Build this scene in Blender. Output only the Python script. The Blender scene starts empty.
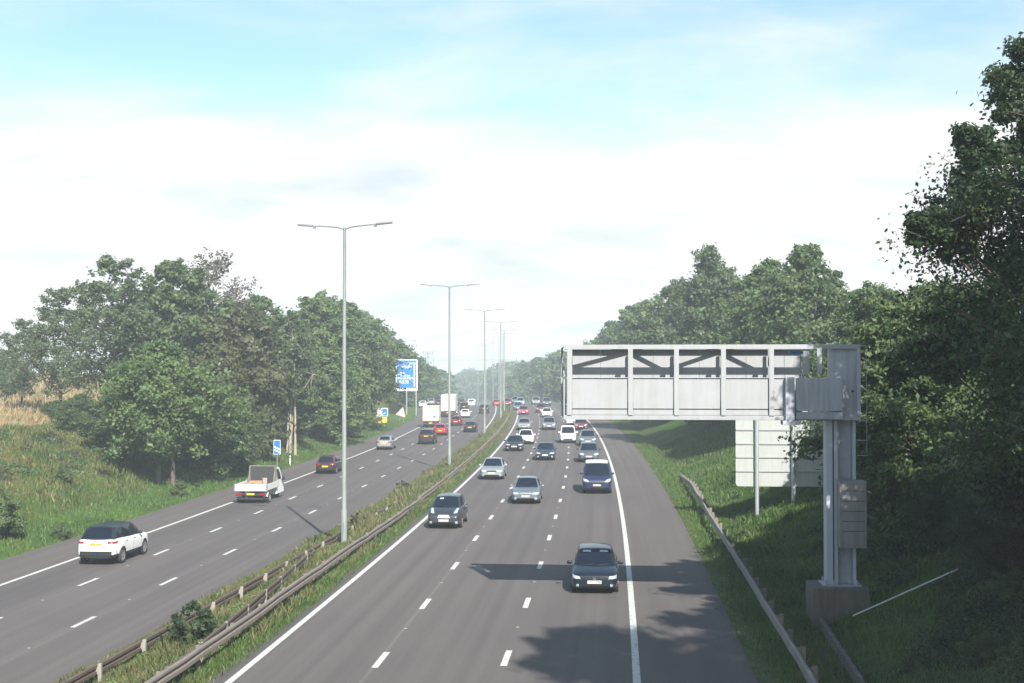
import bpy, bmesh, math, random
import numpy as np
from mathutils import Vector, Matrix
from mathutils.bvhtree import BVHTree
R = math.radians
random.seed(7)
rng = np.random.default_rng(11)
scn = bpy.context.scene
COL = scn.collection

# ------------------------------------------------------------------ camera model
F, CH, VX, VY = 1330.0, 8.5, 617.0, 365.0
yaw = math.atan((VX - 512) / F); pit = math.atan((VY - 341.5) / F)
fw = Vector((-math.sin(yaw) * math.cos(pit), math.cos(yaw) * math.cos(pit), math.sin(pit)))
rt = Vector((math.cos(yaw), math.sin(yaw), 0)); up = rt.cross(fw)
cam = bpy.data.cameras.new('camera'); cam.sensor_width = 36; cam.lens = F / 1024 * 36
cam.clip_start = 0.1; cam.clip_end = 12000
camo = bpy.data.objects.new('camera', cam); COL.objects.link(camo)
camo.matrix_world = Matrix(((rt.x, up.x, -fw.x, 0), (rt.y, up.y, -fw.y, 0), (rt.z, up.z, -fw.z, CH), (0, 0, 0, 1)))
scn.camera = camo

def ray(px, py):
    return fw + rt * ((px - 512) / F) - up * ((py - 341.5) / F)
def on_plane(px, py, z):                      # surveyed point of the ground at height z
    d = ray(px, py); t = (z - CH) / d.z
    return d.x * t, d.y * t
def at_y(px, py, Y):
    d = ray(px, py); t = Y / d.y
    return d.x * t, CH + d.z * t

CA = 1.87e-4
def S(y):                                     # sideways bend of the road
    y = np.asarray(y, float); k = np.clip(y - 40, 0, None); k2 = np.minimum(k, 700)
    return -CA * k2 * k2 - 2 * CA * 700 * (k - k2)
def tang(y):
    return -2 * CA * min(max(y - 40, 0), 700)
def ee(y):                                    # the far carriageway splays away towards the bridge
    t = np.clip((150 - np.asarray(y, float)) / 100, 0, 1)
    return -1.1 * t
def gedge(y):
    t = np.clip((np.asarray(y, float) - 150) / 40, 0, 1)
    return (-15.0 + ee(y)) * (1 - t) + (-14.25) * t
ZL = -0.75
def dip(y):                                   # the road dips out of sight beyond the brow
    t = np.clip((np.asarray(y, float) - 295) / 130, 0, 1)
    return -5.5 * t * t * (3 - 2 * t)
def fall(y):                                  # beyond the brow the land keeps falling gently
    return -.03 * np.clip(np.asarray(y, float) - 400, 0, 900)

# ------------------------------------------------------------------ terrain profile
def knots(y):
    e = float(ee(y)); g = float(gedge(y))
    slip = 4.2 * min(max((y - 225) / 60, 0), 1)
    L = -28.1 + e - slip
    ku = [-4000, -400, -120, -62, -46 + e, -42.5 + e, -36 + e - slip * .3, L - 1.7, L - .06, L, g, g + .06, g + .8, -12.2, -11.3, -10.98, -10.9,
          3.7, 3.76, 5.5, 6.05, 6.7, 12, 18, 25, 60, 300, 4000]
    kz = [6, 8, 6.6, 4.4, 3.3, 2.75, 1.0, -.66, -.73, -.81, -.81, -.72, -.62, -.14, -.02, 0.0, -.06,
          -.06, 0, .03, -.12, .0, 2.2, 4.6, 6.2, 7, 8, 6]
    return ku, kz
def bump(u, y):
    u = np.asarray(u, float); y = np.asarray(y, float)
    n = (np.sin(u * .7 + y * .31) + np.sin(u * .23 - y * .57 + 1) + .6 * np.sin(u * 1.7 + y * 1.1 + 2) + .5 * np.sin(y * 1.9 - u * .9)) / 3
    m = np.clip((-31.5 - u) / 5, 0, 1) + np.clip((u - 8) / 4, 0, 1)
    return n * .22 * m
_kc = {}
def gz(u, y):
    k = round(float(y) / 2)
    if k not in _kc: _kc[k] = knots(k * 2)
    return float(np.interp(u, *_kc[k])) + float(bump(u, y)) + float(dip(y)) * max(0., min(1., (150 - abs(u)) / 60)) + float(fall(y))

def gz_many(us, ys):
    kk = np.round(ys / 2).astype(int); out = np.zeros(len(us))
    for k in np.unique(kk):
        q = kk == k
        if k not in _kc: _kc[k] = knots(int(k) * 2)
        out[q] = np.interp(us[q], *_kc[k])
    return out + bump(us, ys) + dip(ys) * np.clip((150 - np.abs(us)) / 60, 0, 1) + fall(ys)

# ------------------------------------------------------------------ materials
def mk(name):
    m = bpy.data.materials.new(name); m.use_nodes = True
    nt = m.node_tree; return m, nt, nt.nodes, nt.links, nt.nodes['Principled BSDF']
def plain(name, col, rough=.5, metal=0., coat=0., var=0.12, scale=3., spec=.5, bumpk=0., emis=None):
    m, nt, N, Lk, b = mk(name)
    b.inputs['Roughness'].default_value = rough; b.inputs['Metallic'].default_value = metal
    b.inputs['Coat Weight'].default_value = coat; b.inputs['Coat Roughness'].default_value = .04
    b.inputs['Specular IOR Level'].default_value = spec
    tc = N.new('ShaderNodeTexCoord'); no = N.new('ShaderNodeTexNoise'); no.inputs['Scale'].default_value = scale
    no.inputs['Detail'].default_value = 5; no.inputs['Roughness'].default_value = .65
    Lk.new(tc.outputs['Object'], no.inputs['Vector'])
    mx = N.new('ShaderNodeMix'); mx.data_type = 'RGBA'
    mx.inputs['A'].default_value = (*[c * (1 - var) for c in col], 1); mx.inputs['B'].default_value = (*[min(1, c * (1 + var)) for c in col], 1)
    Lk.new(no.outputs['Fac'], mx.inputs['Factor']); Lk.new(mx.outputs['Result'], b.inputs['Base Color'])
    if bumpk:
        bp = N.new('ShaderNodeBump'); bp.inputs['Strength'].default_value = bumpk; bp.inputs['Distance'].default_value = .02
        Lk.new(no.outputs['Fac'], bp.inputs['Height']); Lk.new(bp.outputs['Normal'], b.inputs['Normal'])
    return m
def paint(name, col, metal=.25, rough=.32):
    return plain(name, col, rough, metal, coat=.4, var=.06, scale=2.)
def leafmat(name, cols, trans=.28):
    m, nt, N, Lk, b = mk(name)
    g = N.new('ShaderNodeNewGeometry'); rp = N.new('ShaderNodeValToRGB'); rp.color_ramp.elements.remove(rp.color_ramp.elements[1])
    rp.color_ramp.elements[0].color = (*cols[0], 1)
    for i, c in enumerate(cols[1:], 1):
        el = rp.color_ramp.elements.new(i / (len(cols) - 1)); el.color = (*c, 1)
    tc = N.new('ShaderNodeTexCoord'); no = N.new('ShaderNodeTexNoise'); no.inputs['Scale'].default_value = .55; no.inputs['Detail'].default_value = 2
    oi = N.new('ShaderNodeObjectInfo'); ad = N.new('ShaderNodeVectorMath'); ad.operation = 'ADD'
    Lk.new(tc.outputs['Object'], ad.inputs[0]); Lk.new(oi.outputs['Location'], ad.inputs[1]); Lk.new(ad.outputs[0], no.inputs['Vector'])
    mm = N.new('ShaderNodeMath'); mm.operation = 'MULTIPLY_ADD'; mm.inputs[1].default_value = .5
    m2 = N.new('ShaderNodeMath'); m2.operation = 'MULTIPLY_ADD'; m2.inputs[1].default_value = 1.5; m2.inputs[2].default_value = -.5
    Lk.new(no.outputs['Fac'], m2.inputs[0]); Lk.new(g.outputs['Random Per Island'], mm.inputs[0])
    Lk.new(m2.outputs[0], mm.inputs[2]); Lk.new(mm.outputs[0], rp.inputs['Fac'])
    b.inputs['Roughness'].default_value = .5; b.inputs['Specular IOR Level'].default_value = .35
    Lk.new(rp.outputs['Color'], b.inputs['Base Color'])
    tr = N.new('ShaderNodeBsdfTranslucent'); Lk.new(rp.outputs['Color'], tr.inputs['Color'])
    ms = N.new('ShaderNodeMixShader'); ms.inputs[0].default_value = trans
    Lk.new(b.outputs[0], ms.inputs[1]); Lk.new(tr.outputs[0], ms.inputs[2]); Lk.new(ms.outputs[0], N['Material Output'].inputs['Surface'])
    return m
def ramp(N, pts):
    rp = N.new('ShaderNodeValToRGB'); e = rp.color_ramp.elements
    while len(e) > 1: e.remove(e[-1])
    e[0].position = pts[0][0]; e[0].color = (*pts[0][1], 1)
    for p, c in pts[1:]:
        x = e.new(p); x.color = (*c, 1)
    return rp
def asphalt(name, base, dark_lat=()):
    m, nt, N, Lk, b = mk(name)
    uv = N.new('ShaderNodeUVMap'); uv.uv_map = 'UVMap'
    def noise(scale, sx, sy, det=5):
        mp = N.new('ShaderNodeMapping'); mp.inputs['Scale'].default_value = (sx, sy, 1); Lk.new(uv.outputs[0], mp.inputs['Vector'])
        n = N.new('ShaderNodeTexNoise'); n.inputs['Scale'].default_value = scale; n.inputs['Detail'].default_value = det; n.inputs['Roughness'].default_value = .6
        Lk.new(mp.outputs[0], n.inputs['Vector']); return n
    streak = noise(1, 1.6, .012, 4); patch = noise(1, .16, .05, 5); grit = noise(28, 1, 1, 3)
    r1 = ramp(N, [(.3, [c * .86 for c in base]), (.7, [c * 1.12 for c in base])]); Lk.new(streak.outputs['Fac'], r1.inputs['Fac'])
    r2 = ramp(N, [(.3, (.86, .87, .9)), (.52, (1, 1, 1)), (.75, (1.1, 1.07, 1.04))]); Lk.new(patch.outputs['Fac'], r2.inputs['Fac'])
    r3 = ramp(N, [(.3, (.75,) * 3), (.7, (1.22,) * 3)]); Lk.new(grit.outputs['Fac'], r3.inputs['Fac'])
    a = N.new('ShaderNodeMix'); a.data_type = 'RGBA'; a.blend_type = 'MULTIPLY'; a.inputs['Factor'].default_value = 1
    Lk.new(r1.outputs[0], a.inputs['A']); Lk.new(r2.outputs[0], a.inputs['B'])
    c = N.new('ShaderNodeMix'); c.data_type = 'RGBA'; c.blend_type = 'MULTIPLY'; c.inputs['Factor'].default_value = 1
    Lk.new(a.outputs['Result'], c.inputs['A']); Lk.new(r3.outputs[0], c.inputs['B'])
    out = c.outputs['Result']
    sp = N.new('ShaderNodeSeparateXYZ'); Lk.new(uv.outputs[0], sp.inputs[0])
    for (lat, wd, k) in dark_lat:             # worn wheel paths, oil line, construction joints: part of the surface itself
        s = N.new('ShaderNodeMath'); s.operation = 'SUBTRACT'; s.inputs[1].default_value = lat; Lk.new(sp.outputs['X'], s.inputs[0])
        ab = N.new('ShaderNodeMath'); ab.operation = 'ABSOLUTE'; Lk.new(s.outputs[0], ab.inputs[0])
        mr = N.new('ShaderNodeMapRange'); mr.interpolation_type = 'SMOOTHSTEP'
        mr.inputs['From Min'].default_value = 0; mr.inputs['From Max'].default_value = wd; mr.inputs['To Min'].default_value = k; mr.inputs['To Max'].default_value = 1
        Lk.new(ab.outputs[0], mr.inputs['Value'])
        x = N.new('ShaderNodeVectorMath'); x.operation = 'SCALE'; Lk.new(out, x.inputs[0]); Lk.new(mr.outputs[0], x.inputs['Scale']); out = x.outputs[0]
    Lk.new(out, b.inputs['Base Color']); b.inputs['Roughness'].default_value = .85; b.inputs['Specular IOR Level'].default_value = .25
    bp = N.new('ShaderNodeBump'); bp.inputs['Strength'].default_value = .25; bp.inputs['Distance'].default_value = .01
    Lk.new(grit.outputs['Fac'], bp.inputs['Height']); Lk.new(bp.outputs[0], b.inputs['Normal'])
    return m

M = {}
M['asph_r'] = asphalt('asphalt_worn', (.110, .098, .0945), [(-6.86, .09, 1.3), (-10.75, .35, .8), (-.3, .35, .93), (-2.2, .35, .93), (-1.25, .25, .9), (-5.0, .25, .9), (-4.1, .35, .94), (-5.9, .35, .94), (-8.6, .25, .9), (-7.7, .35, .94), (-9.5, .35, .94)])
M['asph_l'] = asphalt('asphalt_grey', (.110, .098, .0945), [(-24.4, 1.9, .84), (-20.8, .3, .9), (-17.6, .3, .9), (-22.4, .1, 1.15), (-19.05, .1, 1.15)])
M['shoulder'] = asphalt('asphalt_shoulder', (.112, .098, .093))
M['line'] = plain('road_paint', (.52, .52, .49), .7, var=.25, scale=5)
M['stud'] = plain('stud_white', (.75, .75, .72), .4)
M['galv'] = plain('galvanised_steel', (.42, .44, .46), .5, .55, var=.15, scale=4)
M['lamp'] = plain('lamp_column_steel', (.19, .215, .21), .6, .0, var=.18, scale=2.5)
M['lampd'] = plain('lantern_grey', (.22, .23, .25), .5, .2)
M['gantry'] = plain('gantry_paint', (.305, .317, .335), .5, .0, var=.12, scale=1.3)
M['gantryd'] = plain('gantry_paint_grey', (.36, .39, .44), .5, .1, var=.1, scale=2)
M['gap'] = plain('dark_gap', (.03, .032, .035), .7)
M['cab'] = plain('cabinet_steel', (.25, .245, .25), .55, .2, var=.2, scale=3)
M['conc'] = plain('concrete', (.13, .115, .1), .9, var=.35, scale=2.5, bumpk=.5)
M['signback'] = plain('sign_back_aluminium', (.37, .39, .38), .5, .15, var=.06, scale=1.2)
M['batten'] = plain('sign_batten', (.33, .37, .37), .5, .3)
M['blue'] = plain('sign_blue', (.012, .16, .58), .45, var=.08)
M['dkblue'] = plain('sign_darkblue', (.03, .05, .2), .45)
M['white'] = plain('sign_white', (.8, .8, .8), .45, var=.03)
M['yellow'] = plain('sign_yellow', (.75, .55, .06), .5, var=.1)
M['fadered'] = plain('sign_faded_red', (.62, .33, .28), .6, var=.2)
M['tube'] = plain('plastic_tube', (.55, .58, .58), .5)
M['rail'] = plain('rail_weathered', (.20, .17, .15), .75, .1, var=.3, scale=2)
M['railw'] = plain('rail_grey_timber', (.24, .22, .21), .75, .0, var=.35, scale=2)
M['rust'] = plain('rail_rusty', (.10, .075, .06), .85, .1, var=.4, scale=3)
M['postd'] = plain('post_timber_dark', (.17, .15, .13), .9, var=.35, scale=3)
M['post'] = plain('post_pale', (.27, .25, .215), .8, var=.2, scale=4)
M['glass'] = plain('car_glass', (.007, .012, .022), .04, var=.05, spec=.22)
M['black'] = plain('black_trim', (.018, .018, .02), .5)
M['tyre'] = plain('tyre_rubber', (.02, .02, .021), .85)
M['alloy'] = plain('alloy_rim', (.5, .51, .53), .3, .8)
M['lamp_lens'] = plain('headlamp_lens', (.55, .6, .66), .12, .35, coat=.5, var=.1, scale=12)
M['red_lens'] = plain('tail_lens', (.24, .012, .016), .2, coat=.5)
M['plate_w'] = plain('plate_white', (.6, .6, .58), .4)
M['plate_y'] = plain('plate_yellow', (.72, .52, .05), .4)
M['chrome'] = plain('chrome', (.7, .7, .72), .15, .95)
M['visor'] = plain('windscreen_pale', (.5, .55, .58), .5)
M['evgrille'] = plain('pale_grille', (.34, .36, .39), .3)
M['orange'] = plain('orange_load', (.33, .19, .11), .7, var=.2)
M['wood'] = plain('timber_load', (.42, .28, .16), .8, var=.25)
M['whitebody'] = plain('lorry_white', (.76, .76, .74), .4, var=.05, coat=.3)
M['creambody'] = plain('lorry_cream', (.8, .74, .6), .45, var=.05, coat=.3)
M['bark'] = plain('bark', (.10, .085, .068), .9, var=.4, scale=3, bumpk=.6)
M['barkpale'] = plain('bark_pale', (.30, .27, .21), .9, var=.3, scale=3)
def streaky(m, k=.72):
    nt = m.node_tree; N = nt.nodes; Lk = nt.links; b = N['Principled BSDF']; src = b.inputs['Base Color'].links[0].from_socket
    tc = N.new('ShaderNodeTexCoord'); mp = N.new('ShaderNodeMapping'); mp.inputs['Scale'].default_value = (7, 7, .5); Lk.new(tc.outputs['Object'], mp.inputs[0])
    n = N.new('ShaderNodeTexNoise'); n.inputs['Scale'].default_value = 1.; n.inputs['Detail'].default_value = 6; Lk.new(mp.outputs[0], n.inputs[0])
    rp = ramp(N, [(.38, (k, k * .98, k * .94)), (.56, (1, 1, 1))]); Lk.new(n.outputs['Fac'], rp.inputs['Fac'])
    x = N.new('ShaderNodeMix'); x.data_type = 'RGBA'; x.blend_type = 'MULTIPLY'; x.inputs['Factor'].default_value = 1; Lk.new(src, x.inputs['A']); Lk.new(rp.outputs[0], x.inputs['B']); Lk.new(x.outputs['Result'], b.inputs['Base Color'])
for k_ in ('gantry', 'gantryd', 'cab', 'conc', 'signback', 'lamp'): streaky(M[k_], .95 if k_ in ('gantry', 'signback') else .83)
def worn(m):
    nt = m.node_tree; N = nt.nodes; Lk = nt.links; b = N['Principled BSDF']; src = b.inputs['Base Color'].links[0].from_socket
    tc = N.new('ShaderNodeTexCoord'); n = N.new('ShaderNodeTexNoise'); n.inputs['Scale'].default_value = 6; n.inputs['Detail'].default_value = 8; n.inputs['Roughness'].default_value = .75; Lk.new(tc.outputs['Object'], n.inputs[0])
    rp = ramp(N, [(.36, (1, 1, 1)), (.47, (0, 0, 0))]); Lk.new(n.outputs['Fac'], rp.inputs['Fac'])
    x = N.new('ShaderNodeMix'); x.data_type = 'RGBA'; x.inputs['B'].default_value = (.17, .155, .145, 1); Lk.new(rp.outputs[0], x.inputs['Factor']); Lk.new(src, x.inputs['A']); Lk.new(x.outputs['Result'], b.inputs['Base Color'])
worn(M['line'])
P = {k: paint('paint_' + k, c, *a) for k, (c, *a) in {
    'navy': ((.010, .017, .03), .3), 'graphite': ((.045, .05, .065), .4), 'silverblue': ((.19, .215, .245), .5), 'blue': ((.02, .03, .085), .3),
    'silver': ((.36, .385, .40), .5), 'white': ((.78, .78, .77), .0), 'dkblue': ((.025, .035, .06), .3), 'black': ((.016, .02, .025), .3),
    'maroon': ((.16, .02, .035), .25), 'red': ((.33, .035, .042), .1), 'pink': ((.40, .06, .09), .1), 'teal': ((.10, .20, .24), .35), 'aubergine': ((.05, .024, .03), .3),
    'iceblue': ((.4, .5, .58), .35), 'grey': ((.12, .135, .15), .4), 'greyred': ((.23, .24, .27), .35)}.items()}

# ------------------------------------------------------------------ object helpers
def tag(o, label=None, cat=None, group=None, kind=None):
    for k, v in (('label', label), ('category', cat), ('group', group), ('kind', kind)):
        if v: o[k] = v
    return o
def link(name, me, parent=None, loc=None):
    o = bpy.data.objects.new(name, me); COL.objects.link(o)
    if parent: o.parent = parent
    if loc: o.location = loc
    return o
def empty(name, loc, rz=0):
    o = bpy.data.objects.new(name, None); COL.objects.link(o); o.empty_display_size = .3
    o.location = loc; o.rotation_euler = (0, 0, rz); return o
def smooth(me, ang=40):
    me.polygons.foreach_set('use_smooth', [True] * len(me.polygons)); me.set_sharp_from_angle(angle=R(ang)); return me
class MB:
    def __init__(s): s.v = []; s.f = []
    def add(s, v, f):
        o = len(s.v); s.v += [tuple(p) for p in v]; s.f += [tuple(i + o for i in q) for q in f]; return s
    def box(s, c, d, rz=0, bev=0, mat=None):
        bm = bmesh.new(); bmesh.ops.create_cube(bm, size=1)
        bmesh.ops.scale(bm, vec=d, verts=bm.verts)
        if bev: bmesh.ops.bevel(bm, geom=bm.edges[:], offset=bev, segments=2, affect='EDGES', profile=.5)
        mt = Matrix.Translation(c) @ (mat if mat is not None else Matrix.Rotation(rz, 4, 'Z'))
        bm.verts.index_update(); s.add([mt @ v.co for v in bm.verts], [[v.index for v in f.verts] for f in bm.faces]); bm.free(); return s
    def bar(s, a, b, w, h=None):              # square bar from a to b
        a = Vector(a); b = Vector(b); d = b - a; q = d.to_track_quat('Z', 'Y').to_matrix().to_4x4()
        return s.box((a + b) / 2, (w, h or w, d.length), mat=q)
    def tube(s, pts, rad, n=8, cap=True):
        pts = [Vector(p) for p in pts]; k = len(pts); rad = rad if hasattr(rad, '__len__') else [rad] * k
        V = []; Fc = []
        for i, p in enumerate(pts):
            d = (pts[min(i + 1, k - 1)] - pts[max(i - 1, 0)]).normalized()
            a = d.orthogonal().normalized() if abs(d.z) > .999 else d.cross(Vector((0, 0, 1))).normalized(); b2 = d.cross(a)
            V += [p + (a * math.cos(2 * math.pi * j / n) + b2 * math.sin(2 * math.pi * j / n)) * rad[i] for j in range(n)]
        for i in range(k - 1):
            for j in range(n): Fc.append((i * n + j, i * n + (j + 1) % n, (i + 1) * n + (j + 1) % n, (i + 1) * n + j))
        if cap: Fc += [tuple(range(n))[::-1], tuple((k - 1) * n + j for j in range(n))]
        return s.add(V, Fc)
    def sweep(s, prof, pts):                  # profile of (side, height) swept along pts, sides horizontal
        pts = [Vector(p) for p in pts]; n = len(prof); V = []
        for i, p in enumerate(pts):
            d = (pts[min(i + 1, len(pts) - 1)] - pts[max(i - 1, 0)]); d.z = 0; d.normalize(); a = Vector((d.y, -d.x, 0))
            V += [p + a * q[0] + Vector((0, 0, q[1])) for q in prof]
        Fc = [(i * n + j, (i + 1) * n + j, (i + 1) * n + (j + 1) % n, i * n + (j + 1) % n) for i in range(len(pts) - 1) for j in range(n)]
        Fc += [tuple(range(n)), tuple((len(pts) - 1) * n + j for j in range(n))[::-1]]
        return s.add(V, Fc)
    def lathe(s, prof, c=(0, 0, 0), axis='X', n=24):
        V = []; k = len(prof)
        for j in range(n):
            a = 2 * math.pi * j / n
            for (r, h) in prof:
                p = (h, r * math.cos(a), r * math.sin(a)) if axis == 'X' else (r * math.cos(a), r * math.sin(a), h)
                V.append((p[0] + c[0], p[1] + c[1], p[2] + c[2]))
        Fc = [(j * k + i, j * k + i + 1, ((j + 1) % n) * k + i + 1, ((j + 1) % n) * k + i) for j in range(n) for i in range(k - 1)]
        return s.add(V, Fc)
    def prism(s, poly, thick, mat):           # poly in local XY, thickness along local Z, placed by mat
        n = len(poly); V = [mat @ Vector((x, y, 0)) for x, y in poly] + [mat @ Vector((x, y, thick)) for x, y in poly]
        return s.add(V, [tuple(range(n))[::-1], tuple(range(n, 2 * n))] + [(i, (i + 1) % n, n + (i + 1) % n, n + i) for i in range(n)])
    def mesh(s, name, mat=None, sm=None):
        me = bpy.data.meshes.new(name); me.from_pydata(s.v, [], s.f); me.update()
        bm = bmesh.new(); bm.from_mesh(me); bmesh.ops.recalc_face_normals(bm, faces=bm.faces); bm.to_mesh(me); bm.free()
        if mat: me.materials.append(mat)
        if sm: smooth(me, sm)
        return me
    def build(s, name, mat, parent=None, loc=None, sm=None):
        return link(name, s.mesh(name, mat, sm), parent, loc)
def text_mesh(txt, size, name, mat, sx=1.):
    cu = bpy.data.curves.new(name, 'FONT'); cu.body = txt; cu.size = size; cu.align_x = 'CENTER'; cu.align_y = 'CENTER'; cu.extrude = .004
    o = bpy.data.objects.new(name, cu); COL.objects.link(o); dg = bpy.context.evaluated_depsgraph_get()
    me = bpy.data.meshes.new_from_object(o.evaluated_get(dg)); bpy.data.objects.remove(o); me.name = name
    me.materials.clear(); me.materials.append(mat); me.transform(Matrix.Scale(sx, 4, (1, 0, 0))); return me
def np_mesh(name, V, Fc, mat, smoothit=False):
    V = np.asarray(V, np.float32); Fc = np.asarray(Fc, np.int32); k = Fc.shape[1]
    me = bpy.data.meshes.new(name); me.vertices.add(len(V)); me.vertices.foreach_set('co', V.ravel())
    me.loops.add(Fc.size); me.loops.foreach_set('vertex_index', Fc.ravel())
    me.polygons.add(len(Fc)); me.polygons.foreach_set('loop_start', np.arange(0, Fc.size, k, dtype=np.int32))
    if smoothit: me.polygons.foreach_set('use_smooth', np.ones(len(Fc), bool))
    me.update(calc_edges=True); me.materials.append(mat); return me

# ------------------------------------------------------------------ ground, roads, markings
def grid_mesh(name, us, ys, zfun, mat):
    """us(y) -> lateral offsets of one row; UV carries (lateral, along)."""
    rows = [us(y) for y in ys]; n = len(rows[0]); V = []; UVs = []
    for y, r in zip(ys, rows):
        s = float(S(y))
        for u in r: V.append((u + s, y, zfun(u, y))); UVs.append((u, y))
    Fc = [(i * n + j, i * n + j + 1, (i + 1) * n + j + 1, (i + 1) * n + j) for i in range(len(ys) - 1) for j in range(n - 1)]
    me = np_mesh(name, V, Fc, mat, True)
    uv = me.uv_layers.new(name='UVMap'); idx = np.zeros(len(me.loops), np.int32); me.loops.foreach_get('vertex_index', idx)
    uv.data.foreach_set('uv', np.asarray(UVs, np.float32)[idx].ravel()); return me
YS = list(np.arange(-40, 180, 1.5)) + list(np.arange(180, 480, 4)) + list(np.arange(480, 1000, 12)) + [1000, 1200, 1500, 2000, 2800, 4000]
def ground_us(y):
    ku, kz = knots(round(y / 2) * 2); out = []
    div = [1, 2, 3, 8, 4, 7, 6, 3, 1, 4, 1, 2, 3, 2, 1, 1, 4, 1, 3, 2, 2, 7, 6, 4, 6, 3, 2]
    for i, d in enumerate(div): out += [ku[i] + (ku[i + 1] - ku[i]) * t / d for t in range(d)]
    return out + [ku[-1]]
def ground_mat():
    m, nt, N, Lk, b = mk('verge_grass_ground')
    uv = N.new('ShaderNodeUVMap'); uv.uv_map = 'UVMap'; sp = N.new('ShaderNodeSeparateXYZ'); Lk.new(uv.outputs[0], sp.inputs[0])
    def noise(sc, det=6):
        n = N.new('ShaderNodeTexNoise'); n.inputs['Scale'].default_value = sc; n.inputs['Detail'].default_value = det; n.inputs['Roughness'].default_value = .65
        Lk.new(uv.outputs[0], n.inputs['Vector']); return n
    big = noise(.22); fine = noise(3.2)
    # real plant cover across the section: straw field, rough bank, mown verge, reservation, wooded bank
    mr = N.new('ShaderNodeMapRange'); mr.inputs['From Min'].default_value = -60; mr.inputs['From Max'].default_value = 40; Lk.new(sp.outputs['X'], mr.inputs['Value'])
    wob = N.new('ShaderNodeMath'); wob.operation = 'MULTIPLY_ADD'; wob.inputs[1].default_value = .06; Lk.new(big.outputs['Fac'], wob.inputs[0]); 
    sb = N.new('ShaderNodeMath'); sb.operation = 'SUBTRACT'; sb.inputs[1].default_value = .03; Lk.new(mr.outputs[0], sb.inputs[0]); Lk.new(sb.outputs[0], wob.inputs[2])
    q = lambda u: (u + 60) / 100
    cr = ramp(N, [(0, (.30, .23, .13)), (q(-49), (.28, .21, .12)), (q(-46), (.10, .11, .04)), (q(-40), (.13, .115, .05)), (q(-35), (.085, .115, .035)), (q(-30), (.06, .12, .025)),
                  (q(-16), (.12, .13, .05)), (q(-11.5), (.10, .10, .045)), (q(-10.9), (.13, .10, .075)), (q(4), (.09, .10, .05)), (q(4.6), (.05, .10, .02)), (q(6), (.07, .075, .03)), (q(8), (.05, .10, .02)), (q(16), (.04, .06, .02)), (1, (.06, .08, .03))])
    Lk.new(wob.outputs[0], cr.inputs['Fac'])
    r2 = ramp(N, [(.3, (.6, .68, .6)), (.5, (1, 1, 1)), (.7, (1.45, 1.25, .95))]); Lk.new(big.outputs['Fac'], r2.inputs['Fac'])
    r3 = ramp(N, [(.3, (.55, .55, .5)), (.7, (1.4, 1.4, 1.3))]); Lk.new(fine.outputs['Fac'], r3.inputs['Fac'])
    a = N.new('ShaderNodeMix'); a.data_type = 'RGBA'; a.blend_type = 'MULTIPLY'; a.inputs['Factor'].default_value = 1
    Lk.new(cr.outputs[0], a.inputs['A']); Lk.new(r2.outputs[0], a.inputs['B'])
    c = N.new('ShaderNodeMix'); c.data_type = 'RGBA'; c.blend_type = 'MULTIPLY'; c.inputs['Factor'].default_value = 1
    Lk.new(a.outputs['Result'], c.inputs['A']); Lk.new(r3.outputs[0], c.inputs['B']); Lk.new(c.outputs['Result'], b.inputs['Base Color'])
    b.inputs['Roughness'].default_value = .95; b.inputs['Specular IOR Level'].default_value = .1
    bp = N.new('ShaderNodeBump'); bp.inputs['Strength'].default_value = .8; bp.inputs['Distance'].default_value = .12
    Lk.new(fine.outputs['Fac'], bp.inputs['Height']); Lk.new(bp.outputs[0], b.inputs['Normal'])
    return m
tag(link('ground', grid_mesh('ground', ground_us, YS, gz, ground_mat())), kind='structure')
RY = list(np.arange(-40, 240, 4)) + list(np.arange(240, 1000, 10))
def strip(name, a, b, z, mat, n=8, ys=RY):
    fa = a if callable(a) else (lambda y: a); fb = b if callable(b) else (lambda y: b)
    return tag(link(name, grid_mesh(name, lambda y: [fa(y) + (fb(y) - fa(y)) * t / n for t in range(n + 1)], ys, lambda u, y: z + float(dip(y) + fall(y)), mat)), kind='structure')
def slip(y): return 4.2 * min(max((y - 225) / 60, 0), 1)
strip('road', -10.95, .62, 0, M['asph_r'], 12)
strip('hard_shoulder', .62, 3.74, 0, M['shoulder'])
strip('far_road', lambda y: -24.75 + float(ee(y)) - .05, lambda y: float(gedge(y)) + .02, ZL, M['asph_l'], 12)
strip('far_hard_shoulder', lambda y: -28.06 + float(ee(y)) - slip(y), lambda y: -24.80 + float(ee(y)), ZL, M['shoulder'])
def markings(name, edges, dashes, z, studs=()):
    mb = MB()
    for (fu, w, y0, y1) in edges:
        ys = np.arange(y0, y1, 3.); V = []; Fc = []
        for i, y in enumerate(ys):
            c = fu(y) + float(S(y)); zz = z + float(dip(y) + fall(y)); V += [(c - w / 2, y, zz), (c + w / 2, y, zz)]
            if i: Fc.append((2 * i - 2, 2 * i - 1, 2 * i + 1, 2 * i))
        mb.add(V, Fc)
    for (fu, w, y0, y1) in dashes:
        y = y0
        while y < y1:
            a, b = y - 1.02, y + 1.02; ca, cb = fu(a) + float(S(a)), fu(b) + float(S(b))
            mb.add([(ca - w / 2, a, z), (ca + w / 2, a, z), (cb + w / 2, b, z), (cb - w / 2, b, z)], [(0, 1, 2, 3)])
            s = y + 4.5; cs = fu(s) + float(S(s)); mb.add([(cs - .05, s - .05, z + .012), (cs + .05, s - .05, z + .012), (cs + .05, s + .05, z + .012), (cs - .05, s + .05, z + .012)], [(0, 1, 2, 3)])
            y += 9.0
            if y > 300: break
    return tag(mb.build(name, M['line']), kind='structure')
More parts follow.
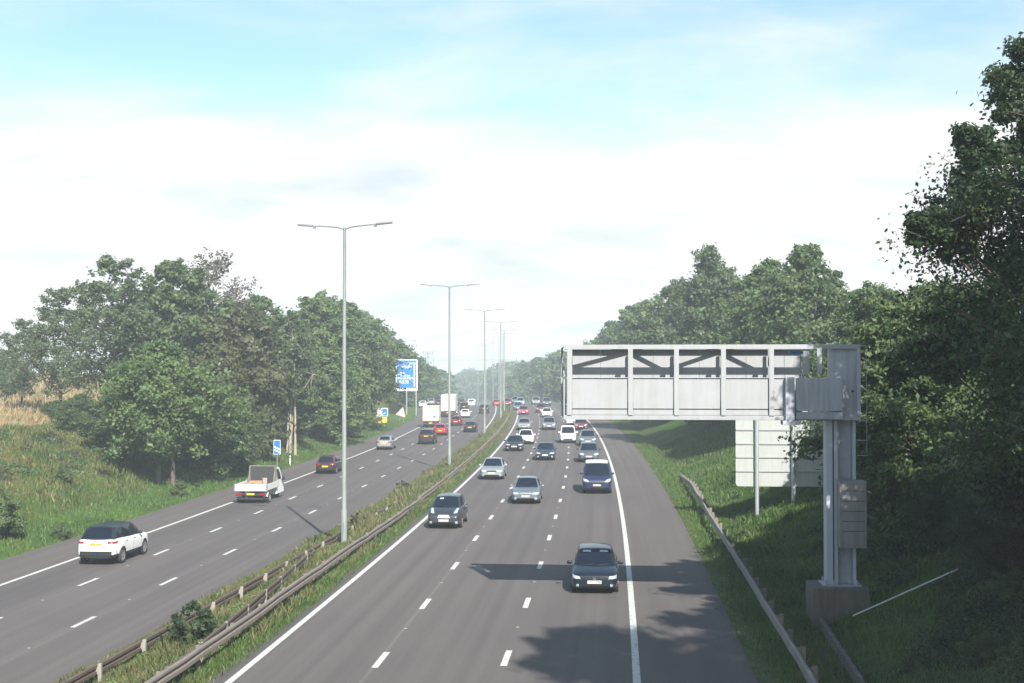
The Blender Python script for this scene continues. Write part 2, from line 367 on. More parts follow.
markings('road_markings', [(lambda y: .52, .21, -30, 700), (lambda y: -10.38, .2, -30, 700)],
         [(lambda y: -6.80, .19, 38.1 - 63, 420), (lambda y: -3.21, .19, 38.6 - 63, 420)], .005)
markings('far_road_markings', [(lambda y: -24.75 + float(ee(y)), .21, -30, 700), (lambda y: -14.72, .2, 185, 700)],
         [(lambda y: -18.05 + float(ee(y)), .18, 46.7 - 63, 420), (lambda y: -21.4 + float(ee(y)), .18, 46.3 - 63, 420)], ZL + .005)

# ------------------------------------------------------------------ grass and weeds (uncountable)
def blades(name, n, ylim, ufun, hfun, mat, wk=1., pw=1., zfun=gz):
    y0, y1 = ylim; ys = y0 + (y1 - y0) * rng.random(n) ** pw
    lo = np.array([ufun(y)[0] for y in ys]); hi = np.array([ufun(y)[1] for y in ys]); us = lo + (hi - lo) * rng.random(n)
    keep = (np.sin(us * 1.3 + ys * .7) + np.sin(us * .5 - ys * .33 + 2) + rng.normal(0, .9, n)) > -1.1
    us, ys = us[keep], ys[keep]; n = len(us)
    xs = us + S(ys); zs = gz_many(us, ys)
    h = np.array([hfun(u, y) for u, y in zip(us, ys)]) * (.5 + .9 * rng.random(n)); w = (.007 + .00030 * ys) * wk * (.7 + .6 * rng.random(n))
    a = rng.random(n) * 2 * np.pi; la = rng.random(n) * 2 * np.pi; ln = h * (.15 + .45 * rng.random(n))
    dx, dy = np.cos(a) * w, np.sin(a) * w
    V = np.zeros((n, 4, 3)); V[:, 0] = np.c_[xs - dx, ys - dy, zs - .03]; V[:, 1] = np.c_[xs + dx, ys + dy, zs - .03]
    V[:, 2] = np.c_[xs + dx * .7 + np.cos(la) * ln * .4, ys + dy * .7 + np.sin(la) * ln * .4, zs + h * .6]
    V[:, 3] = np.c_[xs + np.cos(la) * ln, ys + np.sin(la) * ln, zs + h]
    Fc = np.arange(4 * n).reshape(n, 4)
    return tag(link(name, np_mesh(name, V.reshape(-1, 3), Fc, mat)), kind='stuff')
GM = leafmat('grass_reservation', [(.05, .09, .025), (.10, .13, .045), (.17, .165, .075), (.25, .205, .11)], .3)
GB = leafmat('grass_bank', [(.05, .11, .02), (.085, .14, .035), (.14, .14, .05), (.22, .17, .08)], .3)
GV = leafmat('grass_verge', [(.055, .11, .022), (.085, .15, .034), (.125, .16, .055)], .35)
GD = leafmat('grass_straw', [(.20, .17, .08), (.30, .235, .13), (.38, .30, .18)], .3)
blades('grass', 120000, (26, 230), lambda y: (float(gedge(y)) - .02, -11.05), lambda u, y: (.22 + .12 * math.sin(u * 2 + y * .4) + .06 * math.sin(y * 1.7)) * (.55 if u < float(gedge(y)) + .5 else 1) * (1.25 if y > 66 else 1), GM, pw=1.6)
blades('grass', 26000, (26, 140), lambda y: (-11.7, -10.72), lambda u, y: .17, GV, pw=1.4)
blades('grass', 60000, (46, 210), lambda y: (-34 + float(ee(y)) - slip(y), -28.0 + float(ee(y)) - slip(y)), lambda u, y: .2, GV, pw=1.3)
blades('grass', 95000, (56, 210), lambda y: (-47 + float(ee(y)), -31.5 + float(ee(y)) - slip(y)), lambda u, y: .34 + .14 * math.sin(u + y * .6), GB, wk=1.2, pw=1.2)
blades('grass', 26000, (95, 260), lambda y: (-100, -47 + float(ee(y))), lambda u, y: .6, GD, wk=2., pw=1.1)
blades('grass', 110000, (26, 140), lambda y: (3.58 + .12 * math.sin(y * 1.3) + .08 * math.sin(y * 4.1), 16), lambda u, y: .09 if u < 4.2 else (.22 if u < 6.6 else .24 + .1 * math.sin(u * 1.7 + y)), GV, pw=1.5)

# ------------------------------------------------------------------ trees
def undergrowth(name, spots, mat, leaf):
    L = []; NN = []
    for (u, y, rr, h) in spots:
        m = int(520 * rr * rr * (.1 / leaf) ** 1.5) + 60; d = rng.normal(size=(m, 3)); d[:, 2] = np.abs(d[:, 2]); d /= np.linalg.norm(d, axis=1, keepdims=True)
        q = d * (rng.random(m) ** .35 * (1 + .25 * rng.normal(size=m)))[:, None]
        uu = u + q[:, 0] * rr; yy = y + q[:, 1] * rr; L.append(np.c_[uu + S(yy), yy, gz_many(uu, yy) + q[:, 2] * h * (.6 + .5 * np.sin(uu * 2.3) * np.sin(yy * 1.9))]); NN.append(d + rng.normal(size=(m, 3)) * .6)
    V, Fc = leaf_quads(np.concatenate(L), leaf, np.concatenate(NN)); return tag(link(name, np_mesh(name, V, Fc, mat)), kind='stuff')
def leaf_quads(C, size, N_, asp=.6):
    n = len(C); N_ = N_ / (np.linalg.norm(N_, axis=1, keepdims=True) + 1e-9)
    t = rng.normal(size=(n, 3)); a = np.cross(N_, t); a /= np.linalg.norm(a, axis=1, keepdims=True) + 1e-9; b = np.cross(N_, a)
    s = (size * (.6 + .8 * rng.random(n)))[:, None]
    V = np.stack([C - a * s, C - b * s * asp + N_ * s * .18, C + a * s, C + b * s * asp + N_ * s * .18], 1)
    return V.reshape(-1, 3), np.arange(4 * n).reshape(n, 4)
def grow(H, base, rad, leaf, nleaf, lobes=16, clumps=16, fill=.75, bark='bark', leafm=None, trunk_r=.22, stems=1, lean=.3, clump_k=.36, seed=1, topk=.7, shell=.45, twigs=0, extra=()):
    """One tree kind: returns (trunk mesh, crown mesh)."""
    g = np.random.default_rng(seed); tb = MB(); L = []; NN = []; fork = base * .9 + .02 * H
    tops = []
    for s in range(stems):
        off = np.array([g.normal(0, .45), g.normal(0, .45), 0]) if stems > 1 else np.zeros(3)
        pts = []; k = 7; dr = g.normal(0, lean, 2) * (1.6 if stems > 1 else 1)
        for i in range(k):
            t = i / (k - 1); pts.append((off[0] + dr[0] * t * t * H * .12 + g.normal(0, .05) * t, off[1] + dr[1] * t * t * H * .12 + g.normal(0, .05) * t, -.35 + t * (H * .86 + .35)))
        r0 = trunk_r / math.sqrt(stems); tb.tube(pts, [r0 * (1.35 if i == 0 else 1) * (1 - .88 * i / (k - 1)) for i in range(k)], 8); tops.append(pts)
    for l in range(lobes + len(extra)):
        t = min(.97, (l + g.random()) / lobes); t = t ** .85
        env = rad * (math.sin(math.pi * (.16 + .80 * t)) ** topk); ang = l * 2.39996 + g.normal(0, .35)
        rr = env * (.35 + .4 * g.random()) if t < .93 else env * .2
        lr = max(.22 * rad, env * .48) * (.55 + .75 * g.random()); tp = tops[l % stems]
        c = np.array([math.cos(ang) * rr, math.sin(ang) * rr, base + (H - base - lr * .6) * t])
        if l >= lobes: x_ = extra[l - lobes]; c = np.array(x_[:3]); lr = x_[3]; rr = math.hypot(c[0], c[1]); t = .8
        zt = max(min(c[2] - rr * .55 - lr * .25, H * .8), base * .75 if stems == 1 else .4 * base)
        ti = np.interp(zt, [p[2] for p in tp], range(len(tp))); i0 = int(min(ti, len(tp) - 2)); ft = ti - i0
        p0 = np.array(tp[i0]) * (1 - ft) + np.array(tp[i0 + 1]) * ft; mid = (p0 + c) / 2 + np.array([0, 0, -.12 * rr])
        br = trunk_r * .34 * (1.15 - .7 * t)
        tb.tube([p0, mid, c], [br, br * .65, br * .35], 6, False)
        for q in range(clumps):
            d = g.normal(size=3); d[2] = d[2] * .8 + .15; d /= np.linalg.norm(d)
            if g.random() > fill: continue
            cc = c + d * lr * (shell + (1 - shell) * g.random()); cr = lr * clump_k * (.7 + .6 * g.random())
            tb.tube([c, (c + cc) / 2 + g.normal(0, .06, 3), cc], [br * .33, br * .2, br * .07], 4, False)
            m = max(4, int(nleaf / (lobes * clumps) * (.6 + .8 * g.random())))
            pp = g.normal(size=(m, 3)); pp /= np.linalg.norm(pp, axis=1, keepdims=True); pp *= (cr * g.random(m) ** (.6 if twigs else .5) * np.clip(1 + (.12 if twigs else .25) * g.normal(size=m), .2, 1.12 if twigs else 1.3))[:, None]; pp[:, 2] *= .66; pp += d * (pp @ d)[:, None] * g.uniform(0, 1.0 if not twigs else .5)
            if twigs:
                for e in pp[:: max(1, m // twigs)]: tb.tube([cc * .75 + c * .25, cc + e * .5, cc + e], [max(.009, br * .1), .007, .005], 3, False)
            L.append(cc + pp); NN.append(g.normal(size=(m, 3)) * .75 + d * .4 + pp / cr * .5 + np.array([0, 0, .55]))
    V, Fc = leaf_quads(np.concatenate(L), leaf, np.concatenate(NN))
    return tb.mesh('trunk', M[bark], 60), np_mesh('crown', V, Fc, leafm)
LM = {
 'syc': leafmat('leaves_sycamore', [(0.066, 0.114, 0.045), (0.109, 0.178, 0.065), (0.164, 0.241, 0.086), (0.229, 0.283, 0.116)], .48),
 'oak': leafmat('leaves_oak', [(0.055, 0.098, 0.045), (0.095, 0.153, 0.062), (0.141, 0.205, 0.082), (0.201, 0.241, 0.103)], .48),
 'ash': leafmat('leaves_ash', [(0.078, 0.116, 0.062), (0.121, 0.171, 0.086), (0.174, 0.218, 0.112)], .48),
 'brown': leafmat('leaves_browning', [(0.058, 0.081, 0.035), (0.094, 0.111, 0.048), (0.125, 0.133, 0.069), (0.089, 0.142, 0.056)], .45),
 'dry': leafmat('leaves_dying', [(0.095, 0.083, 0.073), (0.143, 0.121, 0.102), (0.119, 0.133, 0.087)]),
 'near': leafmat('leaves_near_maple', [(0.024, 0.046, 0.025), (0.039, 0.071, 0.032), (0.061, 0.096, 0.040), (0.088, 0.125, 0.048)], .45),
 'light': leafmat('leaves_light', [(0.102, 0.164, 0.051), (0.146, 0.229, 0.073), (0.211, 0.274, 0.103)], .48),
}
K = {}
K['syc'] = grow(10, 3.0, 5.0, .135, 62000, 26, 22, .85, leafm=LM['syc'], trunk_r=.24, stems=2, seed=3, lean=.1)
K['oak'] = grow(12, 1.2, 4.6, .15, 56000, 26, 22, .8, leafm=LM['oak'], trunk_r=.3, seed=5)
K['oak2'] = grow(13, 1.0, 4.6, .16, 52000, 28, 20, .8, leafm=LM['syc'], trunk_r=.3, seed=8)
K['ash'] = grow(12, 2.5, 4.2, .12, 24000, 24, 16, .6, leafm=LM['ash'], trunk_r=.2, seed=13, clump_k=.42, shell=.6)
K['bare'] = grow(12, 2.0, 4.2, .09, 7000, 26, 20, .85, leafm=LM['dry'], trunk_r=.26, seed=17, clump_k=.3, shell=.5)
K['brown'] = grow(8, .4, 3.4, .13, 30000, 20, 18, .8, leafm=LM['brown'], trunk_r=.16, seed=19)
K['birch'] = grow(12, 5.0, 3.8, .13, 26000, 18, 18, .8, bark='barkpale', leafm=LM['ash'], trunk_r=.30, stems=5, seed=23, lean=.5)
K['far'] = grow(13, .5, 5.0, .26, 22000, 24, 16, .9, leafm=LM['oak'], trunk_r=.3, seed=29)
K['far2'] = grow(13, .4, 5.2, .26, 22000, 22, 16, .9, leafm=LM['syc'], trunk_r=.3, seed=31)
K['near'] = grow(15.5, 2.2, 5.6, .056, 290000, 34, 30, .75, leafm=LM['near'], trunk_r=.28, seed=37, clump_k=.36, shell=.45, twigs=7)
K['near2'] = grow(12, 1.5, 4.8, .058, 210000, 34, 28, .72, leafm=LM['near'], trunk_r=.22, seed=41, clump_k=.38, shell=.5, twigs=9)
K['branchy'] = grow(12, 1.5, 4.1, .058, 210000, 30, 28, .66, leafm=LM['near'], trunk_r=.24, seed=73, clump_k=.42, shell=.5, twigs=9, extra=[(-3.75, -.6, 8.15, .45), (-3.1, -.4, 8.0, .6), (-2.4, .2, 9.0, .6), (-2.35, -.3, 10.0, .6), (-1.5, 0, 11.0, .75), (-.8, .2, 12.0, .8), (-2.9, .3, 6.2, .8), (-3.2, .6, 5.2, .9)])
K['tall'] = grow(24.5, 13.5, 4.2, .12, 60000, 24, 22, .8, leafm=LM['near'], trunk_r=.35, seed=71, lean=.05)
K['mid'] = grow(11, .8, 4.2, .11, 80000, 26, 24, .8, leafm=LM['oak'], trunk_r=.22, seed=43)
K['lightmid'] = grow(9, .6, 3.4, .10, 52000, 20, 22, .75, leafm=LM['light'], trunk_r=.16, seed=47)
K['shrub'] = grow(2.4, .1, 1.5, .08, 12000, 9, 12, .9, leafm=LM['oak'], trunk_r=.05, seed=53)
K['shrubl'] = grow(2.0, .1, 1.5, .08, 10000, 9, 12, .9, leafm=LM['light'], trunk_r=.05, seed=59)
K['weed'] = grow(1.0, .05, .5, .06, 1800, 8, 8, .8, leafm=LM['near'], trunk_r=.02, seed=61)
K['dock'] = grow(.8, .1, .45, .05, 900, 7, 8, .8, leafm=LM['brown'], trunk_r=.02, seed=67)
KH = {'syc': 10, 'oak': 12, 'oak2': 13, 'ash': 12, 'bare': 12, 'brown': 8, 'birch': 12, 'far': 13, 'far2': 13, 'near': 15.5, 'near2': 12, 'branchy': 12, 'tall': 24.5, 'mid': 11, 'lightmid': 9, 'shrub': 2.4, 'shrubl': 2.0, 'weed': 1, 'dock': .8}
def plant(kind, x, y, label, H=None, wide=1., name='tree', cat='tree', group=None, sink=0., rz=None):
    u = x - float(S(y)); k = (H or KH[kind]) / KH[kind]
    o = empty(name, (x, y, gz(u, y) - sink), random.uniform(0, 6.28) if rz is None else rz); o.scale = (k * wide, k * wide, k)
    link('trunk', K[kind][0], o); link('crown', K[kind][1], o); return tag(o, label, cat, group)
def plant_px(kind, px, Y, top, label, wide=1., **kw):
    x, zt = at_y(px, top, Y); g = gz(x - float(S(Y)), Y); return plant(kind, x, Y, label, H=(zt - g) * 1.03, wide=wide, **kw)
GT = 'trees on the far bank'
x0, y0 = on_plane(157, 481, .15)
plant('syc', x0, y0 + .3, 'broad dense green tree on twin pale trunks, standing foremost on the far grass bank', H=9.9, wide=1.0, group=GT)
for a in [
  ('ash', 22, 128, 322, 'small airy grey-green tree at the far end of the bank, beside the straw field', 1.0),
  ('ash', 62, 122, 292, 'airy tree with gaps of sky in its crown, next to the straw field', 1.05),
  ('ash', 112, 116, 262, 'tall open-crowned tree with sky showing through, behind the twin-trunk tree', 1.0),
  ('oak', 168, 122, 266, 'tall dense green tree directly behind the twin-trunk tree', 1.0),
  ('bare', 214, 128, 254, 'half-bare brownish tree with thin branches against the sky', 1.05),
  ('brown', 220, 110, 345, 'low russet-brown bushy tree beside the twin-trunk tree', .95),
  ('brown', 236, 122, 310, 'taller browning tree under the half-bare tree', 1.0),
  ('oak', 262, 138, 300, 'dark rounded tree between the browning tree and the pale-stemmed tree', 1.0),
  ('birch', 290, 131, 318, 'tree with a cluster of slim pale stems on the far bank', .9),
  ('oak2', 318, 158, 298, 'tall leafy tree behind the nearest lamp column', 1.05),
  ('oak', 346, 178, 304, 'dense tree on the skyline just past the nearest lamp column', 1.1),
  ('oak2', 355, 214, 312, 'big tree on the skyline above the yellow and blue signs', 1.15),
  ('oak2', 328, 150, 352, 'lower green tree in front of the skyline trees by the nearest lamp column', 1.3),
  ('syc', 344, 184, 356, 'lower green tree on the bank above the yellow sign', 1.2),
  ('far', 386, 266, 332, 'tree rising behind the large blue direction sign', 1.2),
  ('far2', 404, 290, 346, 'tree just past the large blue direction sign', 1.1),
  ('far', 418, 320, 358, 'distant tree beyond the direction sign where the slip road leaves', 1.1),
  ('far2', 430, 380, 366, 'distant low tree behind the mast', 1.2),
  ('far', 440, 450, 370, 'far tree at the end of the left wood', 1.3),
  ('oak', 8, 150, 352, 'dark low tree at the edge of the picture beyond the straw field', 1.2),
]:
    plant_px(*a[:4], a[4], wide=a[5], group=GT)
GS = 'bushes on the far bank'
for a in [
  ('oak', 58, 113, 401, 'low green bush at the edge of the straw field', 2.0),
  ('oak', 80, 106, 395, 'dark bush left of the twin-trunk tree, touching its crown', 1.7),
  ('oak', 112, 100, 398, 'bush tucked under the crown of the twin-trunk tree', 1.5),
  ('oak', 205, 104, 388, 'dark bush right of the twin-trunk tree', 1.5),
  ('oak', 236, 124, 385, 'dark bush at the foot of the browning trees', 1.4),
  ('brown', 258, 137, 390, 'olive-brown bush beside the pale-stemmed tree', 1.4),
  ('oak', 320, 152, 388, 'green bush right of the pale-stemmed tree', 1.7),
  ('oak2', 345, 163, 392, 'bush at the wood edge behind the nearest lamp column', 1.8),
  ('brown', 394, 232, 395, 'brownish bush in front of the large direction sign', 1.1),
  ('oak', 360, 216, 394, 'bush behind the yellow and blue signs', 1.4)]:
    plant_px(*a[:4], a[4], wide=a[5], name='bush', cat='bush', group=GS)
for px, py, z, k, lab in [(62, 531, -.3, .4, 'low dark weedy clump on the verge behind the white SUV'), (108, 522, .1, .5, 'weedy clump on the bank above the white SUV'),
                          (180, 473, 1, .5, 'small bush at the foot of the twin pale trunks'), (226, 476, -.2, .4, 'small bush on the verge beside the flatbed truck'), (6, 500, 1.5, 1.0, 'bush on the bank at the edge of the picture'), (62, 450, 3, .55, 'scrubby bush near the top of the far bank')]:
    x, y = on_plane(px, py, z); plant('shrub', x, y, lab, H=2.2 * k, name='shrub', cat='shrub', group='scrub on the far bank')
# right hand bank
GR = 'trees on the near bank'
plant('near', 12.3, 25.5, 'huge dark leafy tree overhanging the near bank, nearest of all', H=15.2, wide=1.05, group=GR, rz=.6)
plant('branchy', 12.3, 36.4, 'dark leafy tree with long branches reaching towards the gantry', H=14.2, wide=.95, group=GR, rz=0)
plant('tall', 11.6, 10.0, 'very tall leafy tree beside the bridge, its shadow falling across the road', group=GR, rz=3)
plant('near2', 18.6, 24, 'leafy tree higher up the bank beside the nearest overhanging tree', H=13.5, wide=1.05, group=GR, rz=5)
plant('mid', 11.1, 50.5, 'mid-sized tree close behind the gantry column, a branch crossing the back of the large sign', H=9.4, wide=1.05, group=GR, rz=4)
plant('near2', 19.5, 47, 'dark tree on the upper bank behind the nearest tree', H=10, group=GR, rz=1)
for a in [
  ('mid', 985, 54, 285, 'dark round-topped tree under the overhanging branches of the nearest tree', 1.1),
  ('lightmid', 915, 56, 345, 'light green bushy tree just right of the gantry column', 1.1),
  ('mid', 935, 66, 284, 'mid green tree with a flat top right of the gantry', 1.05),
  ('lightmid', 912, 64, 318, 'sparse light green tree behind the gantry column', .85),
  ('mid', 872, 80, 288, 'green tree peeping over the end of the gantry', 1.0),
  ('oak', 806, 108, 250, 'tallest peaked tree behind the gantry beam', .95),
  ('oak2', 765, 122, 268, 'full green tree left of the tallest peaked tree', 1.0),
  ('ash', 706, 138, 252, 'thin-topped tree poking above its neighbours behind the gantry', .8),
  ('oak2', 715, 140, 268, 'broad green tree behind the middle of the gantry beam', 1.0),
  ('oak', 672, 172, 288, 'green tree behind the free end of the gantry, second from the gap of sky', 1.05),
  ('oak2', 640, 212, 306, 'green tree at the left end of the near wood', 1.15),
  ('far', 616, 262, 322, 'last large tree before the wood drops towards the bend', 1.15),
  ('far2', 596, 305, 340, 'smaller tree behind the gantry tip', 1.1),
  ('far', 574, 345, 348, 'far tree showing left of the gantry tip', 1.1),
  ('far2', 556, 385, 352, 'far rounded tree on the outside of the bend', 1.1),
  ('far', 540, 430, 358, 'far dark tree above the oncoming queue', 1.2),
  ('far2', 524, 480, 362, 'far tree at the tip of the wood on the bend', 1.2)]:
    plant_px(*a[:4], a[4], wide=a[5], group=GR)
GU = 'bushes on the near bank'
for a in [
  ('near2', 960, 47, 470, 'dark bush in the shade right of the gantry cabinet', 1.5), ('near2', 1010, 40, 480, 'dark bush below the nearest tree', 1.5),
  ('mid', 890, 60, 440, 'bush on the bank behind the gantry cabinet', 1.6), ('mid', 838, 86, 420, 'bush behind the back of the large sign', 1.7),
  ('oak', 775, 112, 405, 'bush beyond the back of the large sign', 1.9), ('oak', 720, 138, 398, 'bush under the gantry beam, left of the large sign', 2.0),
  ('oak2', 676, 170, 398, 'bush at the wood edge under the gantry beam', 2.0), ('far', 648, 205, 392, 'farther bush along the wood edge beyond the gantry', 2.2), ('far', 622, 255, 388, 'bush where the near wood meets the shoulder', 2.2),
  ('shrub', 905, 52, 478, 'low dark bush between the gantry cabinet and the shaded bank', 1.2), ('shrub', 955, 49, 500, 'dark low bush at the head of the pale handrail tube', 1.3), ('shrub', 1005, 50, 430, 'bush filling the gap under the dark round-topped tree', 1.0),
  ('shrub', 1015, 38, 570, 'dark shrub low on the bank at the edge of the picture', 1.3), ('shrub', 985, 34.5, 632, 'small dark shrub on the bank below the handrail tube', 1.3), ('shrub', 1020, 32.5, 640, 'small dark shrub in the bottom corner of the bank', 1.3), ('shrub', 945, 39.5, 596, 'little dark shrub beside the handrail tube', 1.2),
  ('lightmid', 905, 70, 410, 'light green bush lit by sun right of the gantry column', 1.5)]:
    plant_px(*a[:4], a[4], wide=a[5], name='bush', cat='bush', group=GU)
x, y = on_plane(196, 650, -.4); plant('weed', x, y, 'dark leafy weed bush growing through the reservation barrier', H=1.45, wide=1.0, name='bush', cat='bush')
for px, py, lab in [(357, 527, 'reddish brown dock weeds in the reservation beside the nearest lamp'), (402, 489, 'brown weeds in the reservation behind the grey hatchback')]:
    x, y = on_plane(px, py, -.3); plant('dock', x, y, lab, H=.9, wide=1.3, name='weeds', cat='weeds', group='weeds in the reservation')
sp1 = [(random.uniform(-45, -31.5) + float(ee(y)), y, random.uniform(.5, 1.5), random.uniform(.25, .8)) for y in [random.uniform(60, 200) for _ in range(120)]]
undergrowth('undergrowth', sp1[:60], LM['oak'], .075); undergrowth('undergrowth', sp1[60:], LM['brown'], .075)
sp2 = [(random.uniform(8.6, 16), y, random.uniform(.4, 1.2), random.uniform(.3, 1.0)) for y in [random.uniform(29, 62) for _ in range(75)]] + [(random.uniform(6.0, 9), y, random.uniform(.2, .5), random.uniform(.2, .5)) for y in [random.uniform(32, 95) for _ in range(40)]]
sp2 = [q for q in sp2 if not (6 < q[0] < 9.2 and 41 < q[1] < 47.5) and not (q[0] < 13 and 37 < q[1] < 46 and q[0] > 6 and abs(q[1] - 39 - (q[0] - 6.75) * 1.7) < 1.3)]
undergrowth('undergrowth', sp2, LM['near'], .06)
sp3 = [(random.uniform(-14.6, -11.8), y, random.uniform(.15, .45), random.uniform(.2, .5)) for y in [26 + 90 * random.random() ** 1.4 for _ in range(90)]]
undergrowth('undergrowth', sp3, LM['light'], .045)
def far_wood(name, pts, H, mat, size=.9, per=420):
    L = []; NN = []
    for (x, y, r, h) in pts:
        m = int(per * r * r / 25); d = rng.normal(size=(m, 3)); d /= np.linalg.norm(d, axis=1, keepdims=True); d *= (.6 + .45 * rng.random(m) ** .5)[:, None]
        g = gz(x - float(S(y)), y); L.append(np.c_[x + d[:, 0] * r, y + d[:, 1] * r, g + h * .45 + d[:, 2] * h * .55]); NN.append(d + rng.normal(size=(m, 3)) * .6)
    V, Fc = leaf_quads(np.concatenate(L), size, np.concatenate(NN)); return tag(link(name, np_mesh(name, V, Fc, mat)), kind='stuff')
pts = []
for px in np.arange(425, 540, 4.5):
    for Y in (640, 760, 900): 
        x, _ = at_y(px + random.uniform(-3, 3), 365, Y); u = x - float(S(Y))
        if -36 < u < 11: continue
        zt = CH + (365 - (378 if px < 468 else 372 if px < 505 else 366) - random.uniform(-4, 4)) * Y / F
        pts.append((x, Y + random.uniform(-20, 20), random.uniform(9, 13), max(5, zt - gz(u, Y))))
far_wood('distant_wood', pts, 8, LM['oak'])
pts = []
for y in np.arange(190, 620, 16):
    for du in (13, 22): pts.append((float(S(y)) + du + random.uniform(-2, 2), y, random.uniform(4.5, 6), random.uniform(6, 9) if du < 20 else 11))
for y in np.arange(230, 620, 16):
    for du in (-42, -52): pts.append((float(S(y)) + du + random.uniform(-2, 2), y, random.uniform(4.5, 6), random.uniform(7, 9)))
far_wood('distant_wood', pts, 8, LM['far' if 'far' in LM else 'syc'], .6, 600)

# ------------------------------------------------------------------ lamp columns
def lamp_parts(H):
    mb = MB(); mb.tube([(0, 0, -.3), (0, 0, 1.6), (0, 0, 1.65), (0, 0, H)], [.16, .155, .125, .075], 12)
    arm = []
    for s in (-1, 1):
        a = MB(); a.tube([(0, 0, H - .1), (s * .35, 0, H + .03), (s * 1.2, 0, H + .10), (s * 1.75, 0, H + .14)], [.04, .04, .035, .03], 8)
        l = MB(); l.box((s * 2.1, 0, H + .17), (.85, .26, .10), bev=.04, mat=Matrix.Rotation(-s * .08, 4, 'Y')); l.box((s * 1.62, 0, H + .06), (.14, .16, .12), bev=.03)
        arm.append((a.mesh('arm', M['lamp'], 50), l.mesh('lantern', M['lampd'], 40)))
    d = MB(); d.box((0, -.15, .75), (.13, .02, .5), bev=.006)
    return mb.mesh('column', M['lamp'], 40), arm, d.mesh('door', M['lampd'])
LP = lamp_parts(15.75)
lamp_lab = ['nearest tall twin-arm lamp column, standing in the grass between the carriageways', 'second lamp column, its foot in the reservation left of the second silver car',
  'third lamp column, rising behind the black car in the outer far lane', 'fourth lamp column, right of the third', 'fifth lamp column, close beside the fourth', 'sixth lamp column along the reservation bend',
  'seventh lamp column along the reservation bend', 'eighth lamp column along the reservation bend', 'ninth lamp column near the bend', 'tenth lamp column far round the bend', 'eleventh lamp column far round the bend', 'twelfth and farthest lamp column in the row']
for i in range(10):
    Y = 65.8 + 49.3 * i if i < 3 else 164.4 + 47.5 * (i - 2)
    u = -13.5 + (.5 if i > 2 else 0); o = empty('street_lamp', (u + float(S(Y)), Y, gz(u, Y)), -math.atan(tang(Y)) + (-.18 if i == 0 else 0))
    link('column', LP[0], o); link('door', LP[2], o)
    for a, l in LP[1]:
        ao = link('arm', a, o); link('lantern', l, ao)
    if Y > 300: o.scale.z = (16 - o.location.z) / 16
    tag(o, lamp_lab[i], 'street lamp', 'lamp columns along the central reservation')

# ------------------------------------------------------------------ safety barriers
WP = [(-.02, -.155), (.045, -.13), (.045, -.05), (-.01, -.02), (-.01, .02), (.045, .05), (.045, .13), (-.02, .155), (-.045, .13), (-.045, -.13)]
BX = [(-.09, -.09), (.09, -.09), (.09, .09), (-.09, .09)]
def barrier(label, ufun, ztop, y0, y1, prof, bm, pm, postside, pitch, post_w=.12, maxp=90, seed=1, sag=.02, poststick=0., postmat=None):
    g = random.Random(seed); ys = np.arange(y0, y1, 1.65); Xm = lambda y: ufun(y) + float(S(y))
    zt = lambda y: ztop(y)
    x0, yb = Xm(y0), y0; o = empty('safety_barrier', (x0, yb, gz(ufun(y0), y0)))
    o0 = Vector(o.location); mb = MB()
    pts = [Vector((Xm(y), y, float(dip(y)) + zt(y) - .155 + g.uniform(-sag, sag))) - o0 for y in ys]
    mb.sweep(prof, pts); mb.build('beam', bm, o)
    y = y0 + .6; n = 0; pme = {}
    while y < y1 - .3 and n < maxp:
        u = ufun(y) + postside; x = u + float(S(y)); b = gz(u, y) - .15; t = float(dip(y)) + zt(y) + poststick; h = round(t - b, 2)
        if h not in pme:
            p = MB(); p.box((0, 0, h / 2), (post_w, post_w * 1.1, h), bev=.012)
            if postside: p.box((-postside * .5, 0, h - .16 - poststick), (abs(postside) * .9, .1, .2))
            pme[h] = p.mesh('post', pm)
        po = link('post', pme[h], o, Vector((x, y, b)) - o0); po.rotation_euler = (g.uniform(-.03, .03), g.uniform(-.03, .03), -math.atan(tang(y))); y += pitch; n += 1
    return tag(o, label, 'safety barrier', None)
barrier('weathered grey safety barrier running along the near shoulder below the gantry', lambda y: 4.86 + .0048 * max(y - 45, 0) + (.25 if y > 70 else 0) * min(1, (y - 70) / 20 if y > 70 else 0), lambda y: .74 - .62 * max(0, (y - 88) / 16) ** 1.2, 20, 104, WP, M['railw'], M['postd'], .24, 2.4, .13, 60, 3, poststick=-.02, sag=.03)
barrier('pale box-beam barrier on the near side of the grassy reservation', lambda y: -11.55 if y < 80 else -11.7, lambda y: .70 - .22 * min(1, max(0, (y - 55) / 25)), 20, 300, [(-.02, -.2), (.05, -.17), (.05, -.07), (-.01, -.03), (-.01, .02), (.05, .05), (.05, .1), (.04, .12), (-.06, .12), (-.06, -.2)], M['rail'], M['postd'], -.14, 3.2, .1, 60, 4, poststick=-.04, sag=.025)
barrier('dark low barrier with pale square posts on the far side of the reservation', lambda y: -14.9 + .026 * min(max(y - 35, 0), 45), lambda y: -.05 - .004 * max(0, y - 60), 20, 84, WP, M['rust'], M['post'], .12, 3.3, .105, 40, 5, poststick=.03)
barrier('rusty barrier crossing the reservation slantwise towards the nearest lamp', lambda y: -11.85 - .078 * max(0, y - 36), lambda y: .52 - .016 * max(0, y - 36), 24, 60, WP, M['rust'], M['post'], .0, 3.3, .1, 20, 6)

